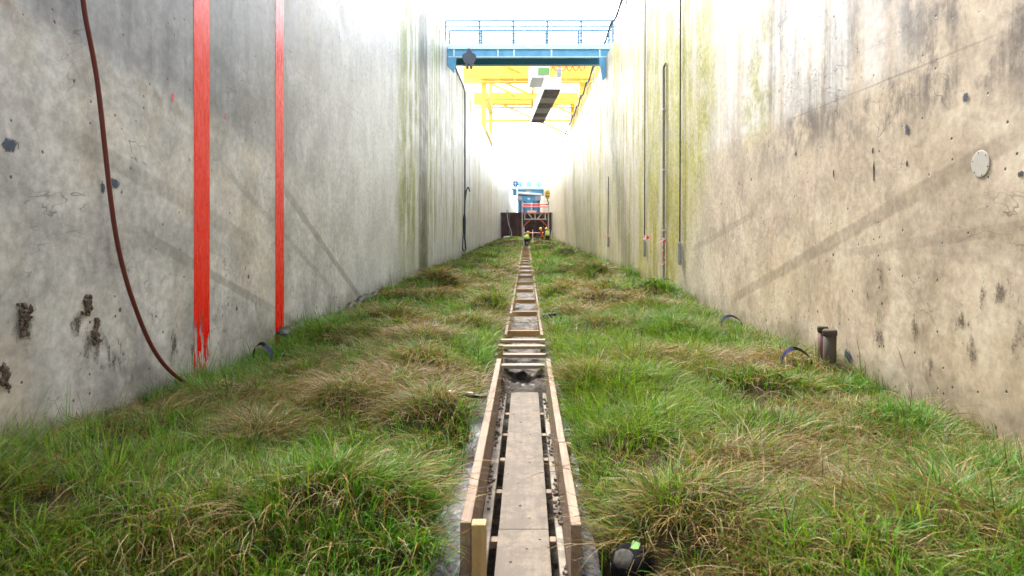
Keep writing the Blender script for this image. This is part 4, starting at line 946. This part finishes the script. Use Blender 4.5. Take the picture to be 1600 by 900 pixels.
# ------------------------------------------------------------------ grass
EXCL = [(.42, 2.55, .13), (.42, 2.42, .12), (.41, 2.68, .13), (.43, 2.80, .12), (-.37, 5.0, .10), (-.43, 5.05, .09), (2.49, 6.3, .10), (.28, 10.05, .10)]
def blades(n, y0, y1, segs, w0, dist_pow=1.0, clump=None, xs=None, ys=None, straw_p=None, Lmul=1.0, lean=None, th=None):
    if xs is None:
        u = rng.random(n)
        if abs(dist_pow - 1) < 1e-6: ys = y0 * (y1 / y0) ** u
        else: ys = (y0**(1-dist_pow) + u*(y1**(1-dist_pow) - y0**(1-dist_pow))) ** (1/(1-dist_pow))
        xs = rng.uniform(XL + .02, XR - .02, n)
        if clump:
            nc = int(5.95*(y1 - y0)/clump**2); uc = rng.random(nc)
            cy = y0 * (y1/y0)**uc; cx = rng.uniform(XL, XR, nc); ci = rng.integers(0, nc, n)
            sg = clump*.36*(cy[ci]/y0)**.5; ox = rng.normal(0, 1, n)*sg; oy = rng.normal(0, 1, n)*sg
            xs = np.clip(cx[ci] + ox, XL + .02, XR - .02); ys = np.maximum(cy[ci] + oy, 1.9)
            cdir = rng.uniform(0, 2*np.pi, nc)[ci]; clen = rng.uniform(.55, 1.45, nc)[ci]; chue = rng.normal(0, .22, nc)[ci]; cst = rng.normal(0, .22, nc)[ci]
            CL = (ox/sg, oy/sg, cdir, clen, chue, cst)
        jl = edge_l(ys) + .06*(vnoise(xs, ys, 1.3, 81) - .5) + rng.normal(0, .02, n); jr = edge_r(ys) + .06*(vnoise(xs, ys, 1.3, 91) - .5) + rng.normal(0, .02, n)
        ok = (xs < jl) | (xs > jr) | (ys > TR_END - .5)
        for (ex, ey, er) in EXCL: ok &= (xs - ex)**2 + (ys - ey)**2 > er**2
        xs, ys = xs[ok], ys[ok]
        if clump: CL = tuple(q[ok] for q in CL)
    n = len(xs)
    z = samp(H, xs, ys); sx = samp(DHX, xs, ys); sy = samp(DHY, xs, ys)
    sp = samp(S, xs, ys) if straw_p is None else np.full(n, straw_p)
    if clump: sp = np.clip(sp + CL[5] * (.4 + sp), 0.04, .92)
    st = rng.random(n) < sp
    vig = .55 + .9 * vnoise(xs, ys, .9, 70)
    wallish = np.clip(1 - np.minimum(xs - XL, XR - xs) / .18, 0, 1)
    L = np.where(st, rng.uniform(.12, .34, n), rng.uniform(.07, .215, n) * vig) * Lmul
    if clump: L = L * CL[3]
    L *= 1 + .35 * wallish * (rng.random(n) < .25)
    ang = 2*np.pi*(vnoise(xs, ys, .55, 20) * 1.6 + .5*vnoise(xs, ys, 1.7, 25))
    lx = np.cos(ang)*.45 - 2.2*sx; ly = np.sin(ang)*.45 - 2.2*sy - .1
    if clump: lx += .55*CL[0] + .5*np.cos(CL[2]); ly += .55*CL[1] + .5*np.sin(CL[2])
    dl = np.clip(1 - (edge_l(ys) - xs)/.22, 0, 1)*(xs < 0)*(ys < TR_END); dr = np.clip(1 - (xs - edge_r(ys))/.22, 0, 1)*(xs > 0)*(ys < TR_END)
    lx += .9*dl - .9*dr
    ra = rng.uniform(0, 2*np.pi, n); k = np.where(st, .75, 1.0) * (.55 if clump else 1); lx += k*np.cos(ra); ly += k*np.sin(ra)
    if lean is not None: lx, ly = lean[0] + .7*np.cos(ra), lean[1] + .7*np.sin(ra)
    m = np.hypot(lx, ly) + 1e-6; lx, ly = lx/m, ly/m
    t0 = np.where(st, rng.uniform(.35, 1.1, n), rng.uniform(.05, .75, n)); t1 = np.where(st, rng.uniform(1.4, 2.3, n), rng.uniform(.7, 2.0, n))
    up = (rng.random(n) < .06) & ~st; t0[up] *= .4; t1[up] *= .45; L[up] *= 1.25
    if th is not None: t0 = rng.uniform(th[0], th[1], n); t1 = rng.uniform(th[2], th[3], n)
    w = w0 * np.where(st, rng.uniform(.5, 1.0, n), rng.uniform(.6, 1.25, n))
    roll = rng.normal(0, .55, n); sX, sY, sZ = -ly*np.cos(roll), lx*np.cos(roll), np.sin(roll)
    tw = rng.normal(0, .25, n)
    C = np.zeros((n, segs+1, 3)); C[:, 0, 0] = xs; C[:, 0, 1] = ys; C[:, 0, 2] = z - .02
    for s in range(segs):
        f = (s + .5)/segs; thh = t0 + (t1 - t0)*f; ds = L/segs; a2 = tw*f
        hx, hy = lx*np.cos(a2) - ly*np.sin(a2), lx*np.sin(a2) + ly*np.cos(a2)
        C[:, s+1, 0] = C[:, s, 0] + ds*np.sin(thh)*hx; C[:, s+1, 1] = C[:, s, 1] + ds*np.sin(thh)*hy
        C[:, s+1, 2] = C[:, s, 2] + ds*np.cos(thh)
        g = samp(H, C[:, s+1, 0], C[:, s+1, 1]) + rng.uniform(.0, .05, n)
        inside = (C[:, s+1, 0] > edge_l(ys)) & (C[:, s+1, 0] < edge_r(ys)) & (ys < TR_END)
        C[:, s+1, 2] = np.where(inside, C[:, s+1, 2], np.maximum(C[:, s+1, 2], g))
        C[:, s+1, 0] = np.clip(C[:, s+1, 0], XL + .012, XR - .012)
    P = np.zeros((n, segs+1, 2, 3))
    for s in range(segs+1):
        ww = w * (1 - .92*(s/segs)**1.6) * (.75 if s == 0 else 1)
        off = np.stack([sX*ww, sY*ww, sZ*ww], -1); P[:, s, 0] = C[:, s] - off; P[:, s, 1] = C[:, s] + off
    # blade colour: fresh, blue green, yellowing, straw, grey straw
    pal_g = np.array([[.066, .215, .010], [.108, .300, .012], [.032, .112, .010], [.145, .265, .012], [.15, .26, .13], [.185, .25, .025]])
    pal_s = np.array([[.25, .155, .052], [.16, .088, .026], [.33, .235, .105], [.105, .058, .018], [.31, .24, .135], [.18, .13, .032]])
    hue = vnoise(xs, ys, .7, 44) + (CL[4] if clump else 0)
    gi = np.clip((hue*1.6 - .3 + rng.normal(0, .30, n)), 0, .999); gi = (gi*4).astype(int)
    extra = rng.random(n); gi = np.where(extra < .12, 4, np.where(extra > .90, 5, gi))
    c = np.where(st[:, None], pal_s[rng.integers(0, 6, n)], pal_g[gi]) * np.where(rng.random((n, 1)) < .12, .35, rng.uniform(.65, 1.4, (n, 1)))
    tip = np.array([.20, .165, .045]); cc = np.repeat(c[:, None, :], segs+1, 1)
    ft = (np.arange(segs+1)/segs)[None, :, None] * (rng.random(n) < .35)[:, None, None] * .5
    cc = cc*(1-ft) + tip*ft
    cc = np.repeat(cc[:, :, None, :], 2, 2)
    return P.reshape(n, -1, 3), cc.reshape(n, -1, 3), segs
def grass_obj(name, sets, label):
    co, cl, fc, base = [], [], [], 0
    for P, c, segs in sets:
        n = P.shape[0]; nv = (segs+1)*2
        co.append(P.reshape(-1, 3)); cl.append(c.reshape(-1, 3))
        q = np.array([[2*s, 2*s+1, 2*s+3, 2*s+2] for s in range(segs)])
        fc.append((base + np.arange(n)[:, None, None]*nv + q[None]).reshape(-1, 4)); base += n*nv
    co = np.concatenate(co).astype(np.float32); cl = np.concatenate(cl).astype(np.float32); fc = np.concatenate(fc).astype(np.int32)
    me = bpy.data.meshes.new(name); me.vertices.add(len(co)); me.vertices.foreach_set('co', co.ravel())
    me.loops.add(fc.size); me.loops.foreach_set('vertex_index', fc.ravel())
    me.polygons.add(len(fc)); me.polygons.foreach_set('loop_start', np.arange(0, fc.size, 4, dtype=np.int32))
    try: me.polygons.foreach_set('loop_total', np.full(len(fc), 4, dtype=np.int32))
    except Exception: pass
    me.update(calc_edges=True)
    a = me.attributes.new('col', 'FLOAT_COLOR', 'POINT'); a.data.foreach_set('color', np.concatenate([cl, np.ones((len(cl), 1), np.float32)], 1).astype(np.float32).ravel())
    me.materials.append(M['grass']); o = bpy.data.objects.new(name, me); COL.objects.link(o)
    tag(o, label, 'grass', kind='stuff'); return o
sets = [blades(122000, 1.9, 5.5, 4, .0031, clump=.11), blades(118000, 5.5, 11, 3, .0043, clump=.15), blades(80000, 11, 22, 3, .0068, clump=.26), blades(52000, 22, 42, 2, .012, clump=.5), blades(26000, 42, 76.6, 2, .022)]
# drooping straw of the tussocks
for (hx, hy, hr, hh, hs) in HUM:
    if hs < .6 or hy > 26: continue
    nb = int(480 * (1 if hy < 8 else .45)); rr = hr*.75*np.sqrt(rng.random(nb)); aa = rng.uniform(0, 2*np.pi, nb)
    xs = hx + rr*np.cos(aa); ys = hy + rr*np.sin(aa); ok = ((xs < TR_L) | (xs > TR_R)) & (xs > XL + .03) & (xs < XR - .03) & (ys > 1.9)
    for (ex, ey, er) in EXCL: ok &= (xs - ex)**2 + (ys - ey)**2 > (er + .06)**2
    if ok.sum() < 5: continue
    xs, ys, aa = xs[ok], ys[ok], aa[ok]; bias = rng.uniform(-.5, .5, 2) + np.array([0, -.35])
    sets.append(blades(0, 0, 0, 4, .0019 * max(1, hy/5), xs=xs, ys=ys, straw_p=.72, Lmul=1.1, lean=(.7*np.cos(aa) + bias[0], .7*np.sin(aa) + bias[1]), th=(.15, .8, 1.6, 2.6)))
# tall dry stalks, most at the left front
ns = 260; xs = np.concatenate([rng.normal(-1.35, .35, 130), rng.uniform(-2.8, -.6, 60), rng.uniform(.6, 2.8, 70)]); ys = np.concatenate([rng.normal(2.55, .3, 130), rng.uniform(2.5, 9, 60), rng.uniform(2.6, 9, 70)])
ok = (ys > 2.1) & (xs > XL + .05); xs, ys = xs[ok], ys[ok]
sets.append(blades(0, 0, 0, 4, .0016, xs=xs, ys=ys, straw_p=.8, Lmul=1.5, th=(.0, .3, .1, .6)))
for sd, lb in ((-1, 'long green and straw grass left of the trench'), (1, 'long green and straw grass right of the trench')):
    part = []
    for P, c, sg in sets:
        k = (P[:, 0, 0] < -.03) if sd < 0 else (P[:, 0, 0] >= -.03); part.append((P[k], c[k], sg))
    grass_obj('grass', part, lb)
